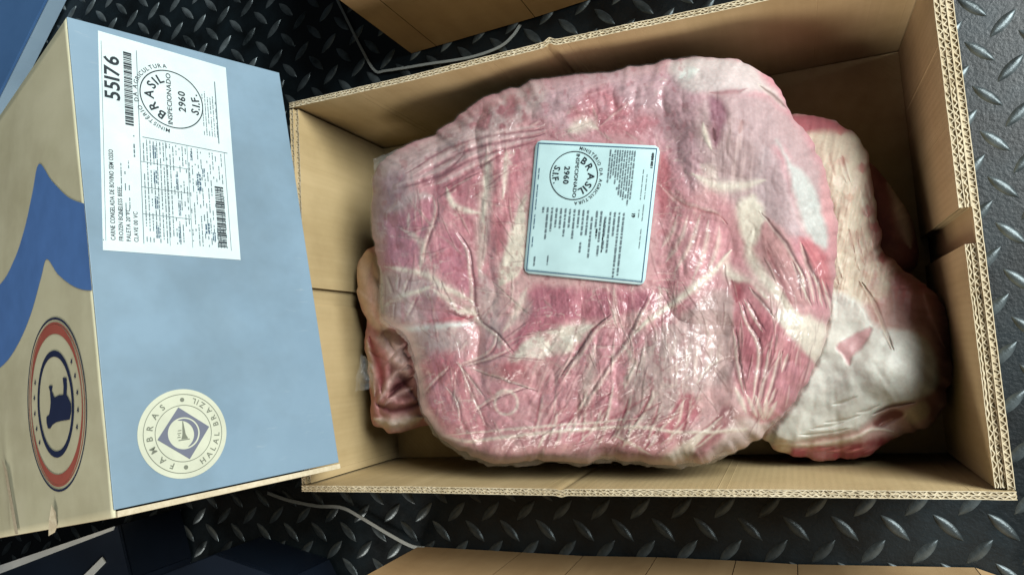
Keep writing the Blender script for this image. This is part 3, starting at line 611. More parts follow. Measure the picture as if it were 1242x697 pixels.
def film_lip():
    O = crom(OUT_MAIN, 14); cx, cy = 735, 320; keep = []
    i0 = np.argmin(np.hypot(O[:, 0]-895, O[:, 1]-546)); i1 = np.argmin(np.hypot(O[:, 0]-462, O[:, 1]-340)); L = O[i0:i1]
    d = np.gradient(L, axis=0); d /= np.linalg.norm(d, axis=1)[:, None]; nm = np.c_[-d[:, 1], d[:, 0]]
    nm *= np.sign(((L-[cx, cy])*nm).sum(1))[:, None]; s_ = np.cumsum(np.linalg.norm(np.gradient(L, axis=0), axis=1)); n_ = len(L); rows = []
    fd = np.clip(np.minimum(np.arange(n_), n_-1-np.arange(n_))/12, 0, 1)
    for k, (o_, dz) in enumerate(((-5, 0.010), (-2.5, 0.006), (0, 0.002), (2, -0.001), (3.6, -0.004))):
        oo = (o_ + (3.4*fbm(s_/17, s_*0, 3, 201)+(2.4*fbm(s_/6, s_*0, 2, 203) if k > 2 else 0))*(k/4))*np.where(o_ > 0, fd, 1)
        q = L+nm*oo[:, None]; rows.append(trace(q[:, 0], q[:, 1], 0.140+dz+0.0022*fbm(s_/11, s_*0+k*0.5, 3, 205)))
    V = np.concatenate(rows); i = np.arange(n_-1); F = np.concatenate([np.c_[k*n_+i, (k+1)*n_+i, (k+1)*n_+i+1, k*n_+i+1] for k in range(len(rows)-1)])
    return quad_mesh_np('film_edge', V, F, M_film_lip, meat)
film_lip()

# right-hand cut -----------------------------------------------------
OUT_R = [(940, 150), (968, 137), (1000, 143), (1030, 158), (1048, 178), (1056, 205), (1060, 235), (1066, 268), (1072, 300), (1090, 322), (1118, 340), (1142, 362), (1153, 395), (1156, 440), (1150, 478), (1132, 508), (1108, 524), (1084, 532),
    (1058, 549), (1025, 558), (985, 558), (952, 548), (930, 536), (900, 500), (890, 420), (890, 300), (905, 190)]
def ztop_R(u, v):
    return 0.112 + 0.017*g2(u, v, 1085, 445, 58, 48) + 0.006*g2(u, v, 1030, 480, 50, 40) + 0.010*g2(u, v, 1025, 220, 30, 70) - 0.014*g2(u, v, 1075, 512, 22, 12) - 0.012*g2(u, v, 1010, 552, 60, 14) - 0.006*g2(u, v, 1085, 360, 14, 40) + 0.004*fbm(u/40, v/40, 3, 80)
def paint_R(u, v, rf):
    P = Paint(u, v, lin(196, 160, 152), 5, 0.8, 1.1); pl, st, cr = P.poly, P.stroke, P.crease
    pl([(960, 138), (1000, 142), (1035, 160), (1030, 168), (990, 162), (970, 160)], lin(168, 96, 104), 0.95, 4)
    pl([(975, 168), (1035, 162), (1054, 188), (1058, 235), (1064, 290), (1085, 330), (1075, 360), (1040, 372), (1000, 380), (1005, 300), (1000, 230)], lin(222, 208, 188), 0.95, 6, noisy=0.15)
    for (x, y, r, c) in ((1018, 158, 6, (196, 120, 122)), (1022, 196, 6, (196, 140, 130)), (1046, 204, 6, (190, 120, 118)), (1056, 200, 4, (150, 60, 70)), (1052, 256, 7, (186, 104, 112)), (1062, 275, 6, (182, 100, 108)), (1070, 312, 6, (176, 74, 84)), (1030, 240, 5, (200, 160, 140)), (1040, 285, 6, (206, 176, 160))):
        st([(x, y-r), (x+1, y+r)], r, lin(*c), 0.75)
    for i in range(22):
        x = rng.uniform(1005, 1060); y = rng.uniform(170, 320); st([(x, y), (x+3, y+14), (x+8, y+30)], 2.2, lin(236, 228, 212) if i % 2 else lin(190, 150, 140), 0.5, 0.8 if i % 2 else -0.8)
    pl([(1082, 332), (1120, 342), (1144, 368), (1156, 430), (1148, 480), (1130, 510), (1120, 480), (1138, 440), (1128, 405), (1100, 385)], lin(138, 94, 88), 0.9, 8)  # brownish film side, its shadow partly darkened into the colour
    pl([(960, 500), (990, 440), (1004, 395), (1010, 355), (1040, 365), (1058, 394), (1085, 398), (1112, 404), (1132, 426), (1138, 452), (1132, 474), (1112, 484), (1085, 490), (1062, 502), (1040, 518), (1000, 528), (960, 538), (930, 532)], C_FW, 1.0, 5, h=3.0)
    pl([(1060, 396), (1086, 400), (1112, 406), (1130, 428), (1137, 452), (1130, 472), (1108, 482), (1080, 484), (1056, 470), (1046, 440)], None, 1, 12, h=2.6)
    pl([(1014, 420), (1034, 405), (1056, 398), (1046, 420), (1034, 432), (1030, 444), (1022, 432)], lin(196, 152, 154), 0.95, 2.5, h=-1)
    for (x, y) in ((1005, 460), (1018, 464), (1030, 470), (1045, 472)): st([(x, y-3), (x+4, y+4)], 5, lin(200, 200, 192), 0.6)
    cr([(1046, 342), (1060, 368), (1074, 400), (1084, 424)], 3, 0.45, 2.0, dark=lin(150, 120, 112))
    st([(1120, 350), (1130, 385), (1146, 420)], 3, lin(190, 150, 142), 0.6, 1)
    pl([(1058, 513), (1074, 501), (1092, 496), (1098, 504), (1082, 513), (1066, 519)], lin(128, 74, 68), 0.9, 3, h=-3); st([(1058, 502), (1082, 492), (1110, 487)], 2.2, lin(96, 60, 56), 0.85, -2.5); st([(1066, 516), (1084, 508)], 2, lin(190, 140, 126), 0.6, 1)  # hollow under the fat lobe, with its shadow painted in
    for (x, y, dx) in ((984, 520, 40), (970, 528, 60), (1000, 512, 44), (1010, 490, 30), (1040, 500, 26)): st([(x, y), (x+dx*0.5, y-3), (x+dx, y-9)], 1.8, lin(196, 190, 178), 0.55, -1.0)
    pl([(1098, 500), (1118, 488), (1126, 500), (1108, 516)], lin(206, 190, 160), 0.85, 4)
    st([(930, 538), (985, 540), (1030, 532), (1060, 520), (1085, 524)], 3.5, lin(224, 210, 196), 0.9, 1.5)
    pl([(930, 546), (985, 544), (1035, 536), (1070, 530), (1090, 535), (1060, 552), (1010, 562), (960, 558)], lin(150, 64, 72), 0.95, 4, noisy=0.3)  # red meat, its colour deepened for the shadow it lies in
    pl([(942, 532), (956, 536), (958, 550), (944, 548)], lin(210, 188, 160), 0.9, 3)
    for i in range(14): x = rng.uniform(965, 1050); st([(x, 548), (x+22, 541+rng.uniform(-2, 4))], 1.4, lin(206, 130, 130), 0.5, 0.5)
    up_ = (1-sstep(330, 400, v)); fb = fbm((u+0.25*v)/4.0, (v-0.2*u)/36, 3, 87)
    P.c *= (1+0.07*fbm(u/9, v/9, 4, 83)+0.13*fb*up_)[:, None]; P.h += 0.0008*fbm(u/14, v/14, 3, 84)*(0.25+up_)+0.0008*fb*up_+0.004*(np.minimum(np.abs(vnoise(u/24, v/52, 88)), 0.5)-0.25)*up_
    P.c *= np.array([0.92, 0.90, 0.87]); rag = up_*sstep(1040, 1062, u+8*fbm(u/8, v/8, 2, 89)); P.c += (lin(176, 92, 96)-P.c)*(0.55*rag*(0.5+0.8*fbm(u/7, v/12, 3, 91)).clip(0, 1))[:, None]
    return P
cut_r = lump('beef_cut', OUT_R, (1000, 350), 0.078, 0.012, ztop_R, paint_R, M_meat_bare, nth=700, nr=230, p=3.6, q=0.5, edge_wave=5.0)
tag(cut_r, 'bare beef cut with a thick white fat cap, right of the wrapped meat', 'meat', 'beef cuts tucked around the wrapped meat')

OUT_S = [(1050, 195), (1072, 215), (1090, 240), (1104, 262), (1112, 290), (1114, 315), (1100, 335), (1070, 345), (1030, 330), (1020, 270), (1030, 215)]
def paint_S(u, v, rf):
    P = Paint(u, v, lin(140, 88, 84), 9, 0.8); P.stroke([(1076, 222), (1092, 255), (1104, 300)], 9, lin(206, 186, 168), 0.8, 1.0); P.poly([(1060, 210), (1078, 232), (1086, 280), (1070, 290)], lin(120, 60, 64), 0.7, 6)
    P.c *= (1+0.15*fbm(u/9, v/9, 4, 85))[:, None]; return P
cut_s = lump('beef_cut', OUT_S, (1066, 275), 0.045, 0.012, lambda u, v: 0.07+0.003*fbm(u/30, v/30, 2, 86), paint_S, M_meat_bare, nth=300, nr=90)
tag(cut_s, 'small dim beef trimming low in the dark corner behind the white fat', 'meat', 'beef cuts tucked around the wrapped meat')

OUT_L = [(447, 303), (434, 318), (432, 345), (438, 372), (444, 392), (440, 415), (445, 440), (450, 470), (451, 512), (464, 521), (486, 523), (512, 516), (545, 505), (560, 450), (560, 380), (520, 310), (480, 296)]
def ztop_L(u, v): return 0.124+0.010*g2(u, v, 446, 345, 18, 40)+0.004*fbm(u/26, v/26, 3, 90) - 0.010*g2(u, v, 462, 402, 30, 12)
def paint_L(u, v, rf):
    P = Paint(u, v, lin(178, 124, 118), 15, 0.7, 1.6); pl, st, cr = P.poly, P.stroke, P.crease
    pl([(447, 303), (434, 318), (431, 345), (438, 372), (450, 392), (470, 400), (470, 330)], lin(206, 176, 152), 0.97, 4)
    st([(452, 320), (450, 360), (462, 395)], 5, lin(190, 140, 128), 0.5, -0.5)
    pl([(456, 408), (480, 404), (492, 430), (494, 458), (478, 452), (466, 425)], lin(200, 170, 160), 0.9, 4)
    st([(448, 408), (452, 424), (462, 452), (462, 476)], 6, lin(132, 58, 62), 0.95, -1.8); pl([(470, 440), (492, 452), (500, 480), (476, 482)], lin(104, 54, 54), 0.8, 5, h=-3); st([(444, 412), (448, 440), (454, 480)], 4, lin(206, 182, 168), 0.85, 1.5)
    st([(458, 488), (468, 470), (480, 452), (494, 448)], 4, lin(206, 170, 160), 0.8, 1.6); st([(466, 492), (480, 478), (500, 470)], 4.5, lin(200, 160, 154), 0.8, 1.6); st([(470, 482), (486, 466), (500, 456)], 4, lin(86, 38, 42), 0.9, -2.5)
    st([(456, 490), (476, 498), (500, 492), (514, 486)], 4.5, lin(92, 38, 44), 0.9, -2); st([(454, 508), (478, 514), (512, 506)], 8, lin(214, 196, 180), 0.9, 1.5)
    P.c *= (1+0.2*fbm(u/6, v/10, 4, 92))[:, None]; P.h += 0.001*fbm(u/9, v/9, 3, 93)+0.009*(np.minimum(np.abs(vnoise((u+v)/22, (v-u)/30, 94)), 0.5)-0.25)*sstep(395, 420, v)
    return P
cut_l = lump('beef_cut', OUT_L, (500, 410), 0.094, 0.012, ztop_L, paint_L, M_meat, nth=500, nr=170, p=3.6, edge_wave=4.0)
tag(cut_l, 'small folded beef cut with fat seams, poking out left under the wrapped meat', 'meat', 'beef cuts tucked around the wrapped meat')
# loose clear film tabs on the left cut and at the top-left fold
def sheet_patch(name, quad, z, mat, parent, n=14, amp=0.003, seed=0, lift=None):
    q = np.array(quad, float); s, t = np.meshgrid(np.linspace(0, 1, n), np.linspace(0, 1, n)); s = s.ravel(); t = t.ravel()
    pu = (q[0][None]*((1-s)*(1-t))[:, None]+q[1][None]*(s*(1-t))[:, None]+q[2][None]*(s*t)[:, None]+q[3][None]*((1-s)*t)[:, None])
    pu = pu+2.0*np.c_[fbm(s*4, t*4, 2, seed), fbm(s*4, t*4, 2, seed+3)]
    V = trace(pu[:, 0], pu[:, 1], z+amp*fbm(s*3, t*3, 3, seed+7)+(0 if lift is None else lift*s))
    i = np.arange(n-1); I, J = np.meshgrid(i, i); a = (J*n+I).ravel(); F = np.c_[a, a+1, a+n+1, a+n]
    return quad_mesh_np(name, V, F, mat, parent)
sheet_patch('film_tab', [(438, 428), (455, 444), (454, 470), (430, 474)], 0.112, M_film_tab, cut_l, seed=2, amp=0.008)
sheet_patch('film_tab', [(452, 192), (500, 176), (520, 186), (455, 215)], 0.128, M_film_tab, meat, seed=5, amp=0.005)

# ------------------------------------------------------------------ flat print helpers (mm coordinates on a sheet)
_gl = {}
def glyph(ch, bold=0.0):
    k = (ch, bold)
    if k in _gl: return _gl[k]
    cu = bpy.data.curves.new('glyph', 'FONT'); cu.body = ch; cu.size = 1.0; cu.resolution_u = 3; cu.offset = bold
    ob = bpy.data.objects.new('glyph', cu); COL.objects.link(ob)
    dg = bpy.context.evaluated_depsgraph_get(); me = ob.evaluated_get(dg).to_mesh()
    V = np.array([v.co[:2] for v in me.vertices]).reshape(-1, 2); F = [tuple(p.vertices) for p in me.polygons]
    ob.evaluated_get(dg).to_mesh_clear(); bpy.data.objects.remove(ob); bpy.data.curves.remove(cu)
    if len(V): x0, x1 = V[:, 0].min(), V[:, 0].max(); V = V-[x0, 0]; wd = x1-x0
    else: wd = 0.28
    _gl[k] = (V, F, wd); return _gl[k]
class Print:
    def __init__(s): s.V = []; s.F = []
    def add(s, V, F):
        b = len(s.V); s.V += [tuple(p) for p in np.asarray(V)]; s.F += [tuple(b+i for i in f) for f in F]
    def text(s, t, x, y, size, rot=0, bold=0.012, sx=1.0, align='c', fit=None):
        gs = [glyph(c, bold) for c in t]; gap = 0.09; tot = sum(g[2] for g in gs)+gap*(len(t)-1)
        if fit: sx = fit/(tot*size)
        x0 = -tot/2 if align == 'c' else 0.0; c, sn = math.cos(rot), math.sin(rot)
        for V, F, wd in gs:
            if len(V):
                P = (V+[x0, -0.35])*[size*sx, size]; s.add(np.c_[x+P[:, 0]*c-P[:, 1]*sn, y+P[:, 0]*sn+P[:, 1]*c], F)
            x0 += wd+gap
    def arc(s, t, cx, cy, r, amid, size, span, inward=False, bold=0.012):
        gs = [glyph(c, bold) for c in t]; wid = np.array([g[2]+0.09 for g in gs]); cum = np.cumsum(wid)-wid/2; tot = wid.sum()
        for (V, F, wd), c0 in zip(gs, cum):
            f = c0/tot-0.5; a = amid-f*span if not inward else amid+f*span
            if not len(V): continue
            rot = a-math.pi/2 if not inward else a+math.pi/2
            P = (V-[wd/2, 0.35])*size; c, sn = math.cos(rot), math.sin(rot); x = cx+r*math.cos(a); y = cy+r*math.sin(a)
            s.add(np.c_[x+P[:, 0]*c-P[:, 1]*sn, y+P[:, 0]*sn+P[:, 1]*c], F)
    def rect(s, x0, y0, x1, y1):
        s.add([(x0, y0), (x1, y0), (x1, y1), (x0, y1)], [(0, 1, 2, 3)])
    def ring(s, cx, cy, r0, r1, n=72, a0=0, a1=2*math.pi):
        A = np.linspace(a0, a1, n+1); V = np.concatenate([np.c_[cx+r0*np.cos(A), cy+r0*np.sin(A)], np.c_[cx+r1*np.cos(A), cy+r1*np.sin(A)]])
        s.add(V, [(i, i+1, n+1+i+1, n+1+i) for i in range(n)])
    def poly(s, pts): s.add(pts, [tuple(range(len(pts)))])
    def star(s, cx, cy, r):
        pts = [(cx+(r if k % 2 == 0 else r*0.42)*math.sin(k*math.pi/5), cy+(r if k % 2 == 0 else r*0.42)*math.cos(k*math.pi/5)) for k in range(10)]
        for k in range(10): s.add([(cx, cy), pts[k], pts[(k+1) % 10]], [(0, 2, 1)])
    def lines(s, x0, x1, y, h, r, fill=0.85):
        """one line of print too small to read: a run of broken word marks"""
        x = x0
        while x < x1:
            wl = min(r.uniform(1.2, 6.5), x1-x)
            if r.random() < fill:
                q = x
                while q < x+wl-0.2:
                    lw = min(r.uniform(0.4, 1.0), x+wl-q); hh = h*r.uniform(0.7, 1.0); s.rect(q, y-hh/2, q+lw*0.78, y+hh/2); q += lw
            x += wl+r.uniform(0.5, 1.1)
    def barcode(s, x0, x1, y0, y1, r):
        x = x0
        while x < x1:
            b = r.choice([0.5, 0.8, 1.2, 1.7]); s.rect(x, y0, min(x+b, x1), y1); x += b+r.choice([0.45, 0.7, 1.0])
    def build(s, name, fn, mat, parent):
        V = fn(np.array(s.V)); o = mesh_obj(name, V, s.F, mat, parent)
        if name in ('small_print', 'bold_print', 'product_lines', 'barcode'): o['kind'] = 'stuff'
        return o

# ------------------------------------------------------------------ label on the wrapped meat (x mm down the photo side, y mm to the right)
LX, LY = 115.0, 107.0
def ml(P, up=0.0):
    P = np.atleast_2d(P); t = P[:, 0]/LX; s_ = P[:, 1]/LY
    q = LBL[0]*((1-s_)*(1-t))[:, None]+LBL[1]*(s_*(1-t))[:, None]+LBL[2]*(s_*t)[:, None]+LBL[3]*((1-s_)*t)[:, None]
    return trace(q[:, 0], q[:, 1], z_label(q[:, 0], q[:, 1])+up)
def rounded(x0, y0, x1, y1, ch):
    return [(x0+ch, y0), (x1-ch*2.2, y0), (x1-ch, y0+ch*0.5), (x1, y0+ch*0.9), (x1, y1-ch), (x1-ch, y1), (x0+ch*2.4, y1), (x0+ch*1.2, y1-ch*0.4), (x0, y1-ch*0.9), (x0, y0+ch)]
n = 24
gx, gy = np.meshgrid(np.linspace(0, LX, n), np.linspace(0, LY, n)); G = np.c_[gx.ravel(), gy.ravel()]
# clip the corners to the cut shape of the sticker
for (cx_, cy_, s0, s1) in ((0, 0, 1, 1), (LX, 0, -1, 1), (LX, LY, -1, -1), (0, LY, 1, -1)):
    dx = (G[:, 0]-cx_)*s0; dy = (G[:, 1]-cy_)*s1; k = dx+dy < 3.0; G[k] += np.array([s0, s1])*((3.0-(dx+dy)[k])/2)[:, None]
i = np.arange(n-1); I, J = np.meshgrid(i, i); a = (J*n+I).ravel(); F = np.c_[a, a+n, a+n+1, a+1]
Vt = ml(G, 0.0); Vb = ml(G, -0.0003); nn = n*n
b_idx = np.r_[np.arange(n), np.arange(1, n)*n+n-1, (n-1)*n+np.arange(n-2, -1, -1), np.arange(n-2, 0, -1)*n]
Fs = np.c_[b_idx, np.roll(b_idx, -1), np.roll(b_idx, -1)+nn, b_idx+nn]
mlabel = quad_mesh_np('label', np.concatenate([Vt, Vb]), np.concatenate([F, F[:, ::-1]+nn, Fs]), M_paper2, meat)
tag(mlabel, 'white printed sticker with round inspection stamp')
R_ = random.Random(5)
def frame(Pr, x0, y0, x1, y1, t):
    n_ = 12
    for k in range(n_):
        f0, f1 = k/n_, (k+1)/n_; X0, X1 = x0+(x1-x0)*f0, x0+(x1-x0)*f1; Y0, Y1 = y0+(y1-y0)*f0, y0+(y1-y0)*f1
        Pr.rect(X0, y0, X1, y0+t); Pr.rect(X0, y1-t, X1, y1); Pr.rect(x0, Y0, x0+t, Y1); Pr.rect(x1-t, Y0, x1, Y1)
P1 = Print(); frame(P1, 2.0, 2.0, LX-2.2, LY-2.4, 0.85)
for (lo, hi) in ((24, 60), (64, 92)): P1.lines(lo, hi, 5.2, 1.0, R_)
P1.build('border', lambda v: ml(v, 0.0004), M_ink_teal, mlabel)
def stamp(Pr, cx, cy, R, number, bold=0.012):
    Pr.ring(cx, cy, R*0.965, R)
    Pr.arc('BRASIL', cx, cy, R*0.72, math.pi/2, R*0.40, 2.5, bold=0.022)
    Pr.text('INSPECIONADO', cx, cy+R*0.10, R*0.21, fit=R*1.78, bold=0.012)
    Pr.text(number, cx, cy-R*0.30, R*0.32, fit=R*0.72, bold=0.02)
    Pr.arc('S.I.F.', cx, cy, R*0.76, -math.pi/2, R*0.36, 0.95, inward=True, bold=0.02)
    Pr.arc('MINISTÉRIO DA AGRICULTURA', cx, cy, R*1.14, math.pi/2, R*0.19, 2.95, bold=0.008)
P2 = Print(); stamp(P2, 28.5, 35.5, 20.8, '2960'); P2.build('inspection_stamp', lambda v: ml(v, 0.0004), M_ink, mlabel)
P3 = Print()
for k in range(11): P3.lines(5, R_.uniform(26, 34) if k < 5 else R_.uniform(42, 52), 65+k*2.1, 1.5, R_, 0.97)
for k in range(19): P3.lines(57, R_.uniform(66, 112) if k % 4 else R_.uniform(60, 80), 12+k*3.9, 2.0, R_, 0.95)
P3.lines(20, 60, 95, 0.8, R_); P3.lines(24, 90, 98.5, 0.8, R_); P3.lines(100, 108, 8.5, 1.6, R_); P3.lines(98, 106, 20, 1.4, R_)
P3.rect(36, 73, 38, 74.4); P3.rect(36, 75.2, 37.4, 76.2)
P3.build('small_print', lambda v: ml(v, 0.0004), M_ink_soft, mlabel)
P4 = Print(); P4.text('19', 58.5, 90.5, 4.2, bold=0.03); P4.lines(6, 18.5, 101.5, 2.6, R_, 1.0); P4.lines(72, 80, 60, 1.8, R_, 1); P4.lines(64, 92, 66, 1.3, R_, 1)
P4.build('bold_print', lambda v: ml(v, 0.0004), M_ink, mlabel)

# ------------------------------------------------------------------ tilted blue-ended carton propped on the open carton
q0 = np.array([-0.0648, 0.4215, 0.3750]); ridv = np.array([0.1600, -0.9866, 0.0312]); dnv = np.array([0.3290, 0.0233, -0.9440]); outv = np.array([0.9307, 0.1613, 0.3283])
CWd, CHt, CLn = 0.405, 0.1957, 0.572
def cpt(a, b, c):   # a along the ridge, b down the blue end, c away from it
    return q0+ridv*a+dnv*b-outv*c
tilt = tag(empty('tilted_carton', tuple(cpt(CWd/2, CHt, CLn/2))), 'tilted carton with pale blue end, white shipping label and round seal', 'carton')
def slab(name, a, b, c, mat, parent, bev=0.0012):
    vs_ = [cpt(x, y, z) for z in c for y in b for x in a]
    fs = [(0, 1, 3, 2), (4, 6, 7, 5), (0, 4, 5, 1), (2, 3, 7, 6), (0, 2, 6, 4), (1, 5, 7, 3)]
    o = mesh_obj(name, vs_, fs, mat, parent)
    bm = bmesh.new(); bm.from_mesh(o.data); bmesh.ops.recalc_face_normals(bm, faces=bm.faces)
    bmesh.ops.bevel(bm, geom=bm.edges[:], offset=bev, segments=2, affect='EDGES', profile=0.6); bm.to_mesh(o.data); bm.free(); return o
tb = 0.0045
slab('end_panel', (0.0, CWd-tb-0.0012), (-0.0002, CHt-0.0005), (0.0008, 0.0022), M_blue, tilt, 0.0005)
slab('side_panel', (CWd-tb, CWd), (0.0016, CHt), (0.0, CLn), M_edge, tilt, 0.0006)
slab('side_panel', (0.0, tb), (tb+0.001, CHt), (0.0062, CLn), M_blue, tilt, 0.0008)
slab('bottom_panel', (tb+0.001, CWd-tb-0.001), (CHt-tb, CHt-0.001), (0.0064, CLn), M_kraft_dim, tilt, 0.0008)
slab('end_panel', (tb+0.001, CWd-tb-0.001), (tb+0.001, CHt-tb-0.001), (CLn-tb, CLn-0.001), M_kraft_dim, tilt, 0.0008)
# top panel: gently warped board with two crushed folds
na, nc = 60, 80
A_, C_ = np.meshgrid(np.linspace(0.0, CWd-0.0004, na), np.linspace(0.0024, CLn, nc)); A_ = A_.ravel(); C_ = C_.ravel()
def warp_top(A_, C_): return 0.0007*fbm(A_*9, C_*9, 3, 101)*np.minimum(1, np.minimum(np.minimum(np.maximum(A_, 0), np.maximum(CWd-A_, 0)), np.maximum(C_, 0))/0.01)
wv = 0.0016*np.exp(-((C_-0.245-0.10*(CWd-A_))/0.006)**2)*sstep(0.27, 0.36, A_) + 0.001*np.exp(-((C_-0.30)/0.004)**2)*sstep(0.2, 0.4, A_)
fade = np.minimum(1, np.minimum(np.minimum(A_, CWd-A_), C_)/0.01); Bt = -wv*fade - warp_top(A_, C_)
Vt = cpt_v = q0+A_[:, None]*ridv+Bt[:, None]*dnv-C_[:, None]*outv; Vb = q0+A_[:, None]*ridv+0.0014*dnv-C_[:, None]*outv
I, J = np.meshgrid(np.arange(na-1), np.arange(nc-1)); a = (J*na+I).ravel(); F = np.c_[a, a+na, a+na+1, a+1]; nn = na*nc
b_idx = np.r_[np.arange(na), np.arange(1, nc)*na+na-1, (nc-1)*na+np.arange(na-2, -1, -1), np.arange(nc-2, 0, -1)*na]
Fs = np.c_[b_idx, np.roll(b_idx, -1), np.roll(b_idx, -1)+nn, b_idx+nn]
quad_mesh_np('top_panel', np.concatenate([Vt, Vb]), np.concatenate([F, F[:, ::-1]+nn, Fs]), M_kraft_top, tilt)
def topmap(P, up=0.0022):
    P = np.atleast_2d(P)/1000.0; return q0+P[:, :1]*ridv-P[:, 1:2]*outv-(warp_top(P[:, 0], P[:, 1])+0.0004)[:, None]*dnv
def endmap(P, up=0.0003):
    P = np.atleast_2d(P)/1000.0; return q0+P[:, :1]*ridv+P[:, 1:2]*dnv+(up-0.0008)*outv
# swoosh and bull emblem on the top panel (x along ridge mm, y away mm)
def px_top(pts):
    out = []
    for u, v in pts:
        d = np.array([(u-621)/CF, (v-348.5)/CF, 1.0]) @ CR; t = ((q0-CC) @ dnv)/(d @ dnv); X = CC+d*t-q0; out.append((X @ ridv*1000, -(X @ outv)*1000))
    return out
SW_TOP = [(112, 352), (100, 351), (86, 345), (70, 332), (57, 314), (50, 337), (37, 383), (20, 421), (0, 446), (-40, 474)]
SW_BOT = [(102.5, 247), (90, 243), (79, 236), (63, 219), (48, 199), (40, 236), (30, 279), (17, 317), (0, 346), (-40, 380)]
s1 = crom(px_top(SW_TOP), 5, False); s2 = crom(px_top(SW_BOT), 5, False)
sw = Print(); sw.add(np.concatenate([s1, s2]), [(k, k+1, len(s1)+k+1, len(s1)+k) for k in range(len(s1)-1)]); sw.build('printed_swoosh', lambda v: topmap(v, 0.0024), M_print_blue, tilt)
EX, EY, ER = 304.0, 106.0, 72.5
e1 = Print(); e1.ring(EX, EY, ER*0.975, ER, 96); e1.ring(EX, EY, ER*0.545, ER*0.615, 96)
for k in range(5):
    for sgn in (-1, 1):
        aa = (0 if sgn > 0 else math.pi)+(k-2)*0.26+math.radians(90); e1.star(EX+ER*0.735*math.cos(aa), EY+ER*0.735*math.sin(aa), 3.0)
e1.build('emblem_rings', lambda v: topmap(v, 0.0024), M_print_navy, tilt)
e2 = Print(); e2.ring(EX, EY, ER*0.925, ER*0.945, 96)
A = np.linspace(0, 2*math.pi, 97); hw = ER*(0.012+0.045*np.abs(np.cos(A))**1.5)
e2.add(np.concatenate([np.c_[EX+(ER*0.865-hw)*np.cos(A), EY+(ER*0.865-hw)*np.sin(A)], np.c_[EX+(ER*0.865+hw)*np.cos(A), EY+(ER*0.865+hw)*np.sin(A)]]), [(k, k+1, 98+k, 97+k) for k in range(96)])
e2.build('emblem_red_band', lambda v: topmap(v, 0.0024), M_print_red, tilt)
bull = [(165, 345), (163, 366), (160, 382), (151, 390), (152, 408), (156, 426), (164, 427), (172, 414), (184, 406), (200, 402), (214, 400), (228, 397), (232, 372), (231, 345), (222, 326), (217, 318), (218, 290), (217, 264), (213, 262), (212, 285), (209, 262), (204, 262), (207, 290), (206, 318), (192, 319), (178, 326), (171, 332), (169, 305), (172, 290), (166, 287), (159, 290), (163, 305), (165, 335)]
bpx = px_top([(x/2.68, 360+y/2.68) for x, y in bull])
bm = bmesh.new(); vv = [bm.verts.new(Vector(p)) for p in topmap(bpx, 0.0024)]; bm.faces.new(vv); bmesh.ops.triangulate(bm, faces=bm.faces)
bvs = [tuple(v.co) for v in bm.verts]; bm.verts.index_update(); bfs = [tuple(v.index for v in f.verts) for f in bm.faces]; bm.free()
mesh_obj('bull_silhouette', bvs, bfs, M_print_navy, tilt)
# torn paper curl on the lower edge of the top
V = [cpt(CWd-0.002, -0.001, 0.122), cpt(CWd-0.013, -0.0018, 0.120), cpt(CWd-0.020, -0.0026, 0.126), cpt(CWd-0.008, -0.004, 0.131), cpt(CWd+0.005, -0.003, 0.139), cpt(CWd+0.003, -0.001, 0.129)]
mesh_obj('torn_paper_curl', V, [(0, 1, 2, 3), (0, 3, 4, 5)], M_edge, tilt)
V = [cpt(CWd-0.075, -0.0022, 0.262), cpt(CWd-0.06, -0.0026, 0.252), cpt(CWd-0.001, -0.0019, 0.236), cpt(CWd-0.001, -0.0019, 0.226), cpt(CWd-0.06, -0.0026, 0.244)]
mesh_obj('crushed_crease', V, [(0, 1, 2, 3, 4)], M_edge, tilt)

# shipping label on the blue end: x mm up the photo, y mm to the left
c_tl, c_tr, c_br, c_bl = map(np.array, ((5.8, 22.7), (10.3, 135.7), (205.1, 124.1), (201.6, 9.5)))
HX, HY = 195.0, 114.0
def sl(P, up=0.0006):
    P = np.atleast_2d(P); s_ = (P[:, 0]/HX)[:, None]; t = (P[:, 1]/HY)[:, None]
    q = c_br*(1-s_)*(1-t)+c_tr*s_*(1-t)+c_tl*s_*t+c_bl*(1-s_)*t
    return endmap(q, up)
def sheet_obj(name, pts, fn, up, mat, parent):
    T = fn(pts, up); B = fn(pts, 0.0001); k = len(pts)
    return mesh_obj(name, np.concatenate([T, B]), [tuple(range(k)), tuple(range(2*k-1, k-1, -1))]+[(q, k+q, k+(q+1) % k, (q+1) % k) for q in range(k)], mat, parent)
ship = sheet_obj('shipping_label', [(0, 0), (HX, 0), (HX, HY), (0, HY)], sl, 0.0005, M_paper, tilt)
tag(ship, 'white shipping label with black stamp and barcodes')
up = lambda v: sl(v, 0.0008)
R_ = random.Random(11)
def sxy(a, b):   # (ridge mm, down mm) -> label mm
    f = (a-0)/1.0
    M_ = np.array([c_tr-c_br, c_bl-c_br]).T; r = np.linalg.solve(M_, np.array([a, b])-c_br); return r[0]*HX, r[1]*HY
sp = Print(); cx_, cy_ = sxy(57.0, 78.8); stamp(sp, cx_, cy_, 28.2, '2960')
x_, y_ = sxy(48.5, 28.5); sp.text('55176', x_, y_, 17, fit=41, bold=0.02)
sp.build('inspection_stamp', up, M_ink, ship)
sp = Print(); xb, yb = sxy(90, 39.3); xt, _ = sxy(20.5, 39.3); sp.barcode(xb, xt, yb-3.4, yb+3.4, R_); sp.build('barcode', up, M_ink, ship); sp = Print()
xb2, yb2 = sxy(194, 108.8); xt2, _ = sxy(136, 108.8); sp.barcode(xb2, xt2, yb2-4, yb2+4, R_)
sp.build('barcode', up, M_ink, ship)
sp = Print()
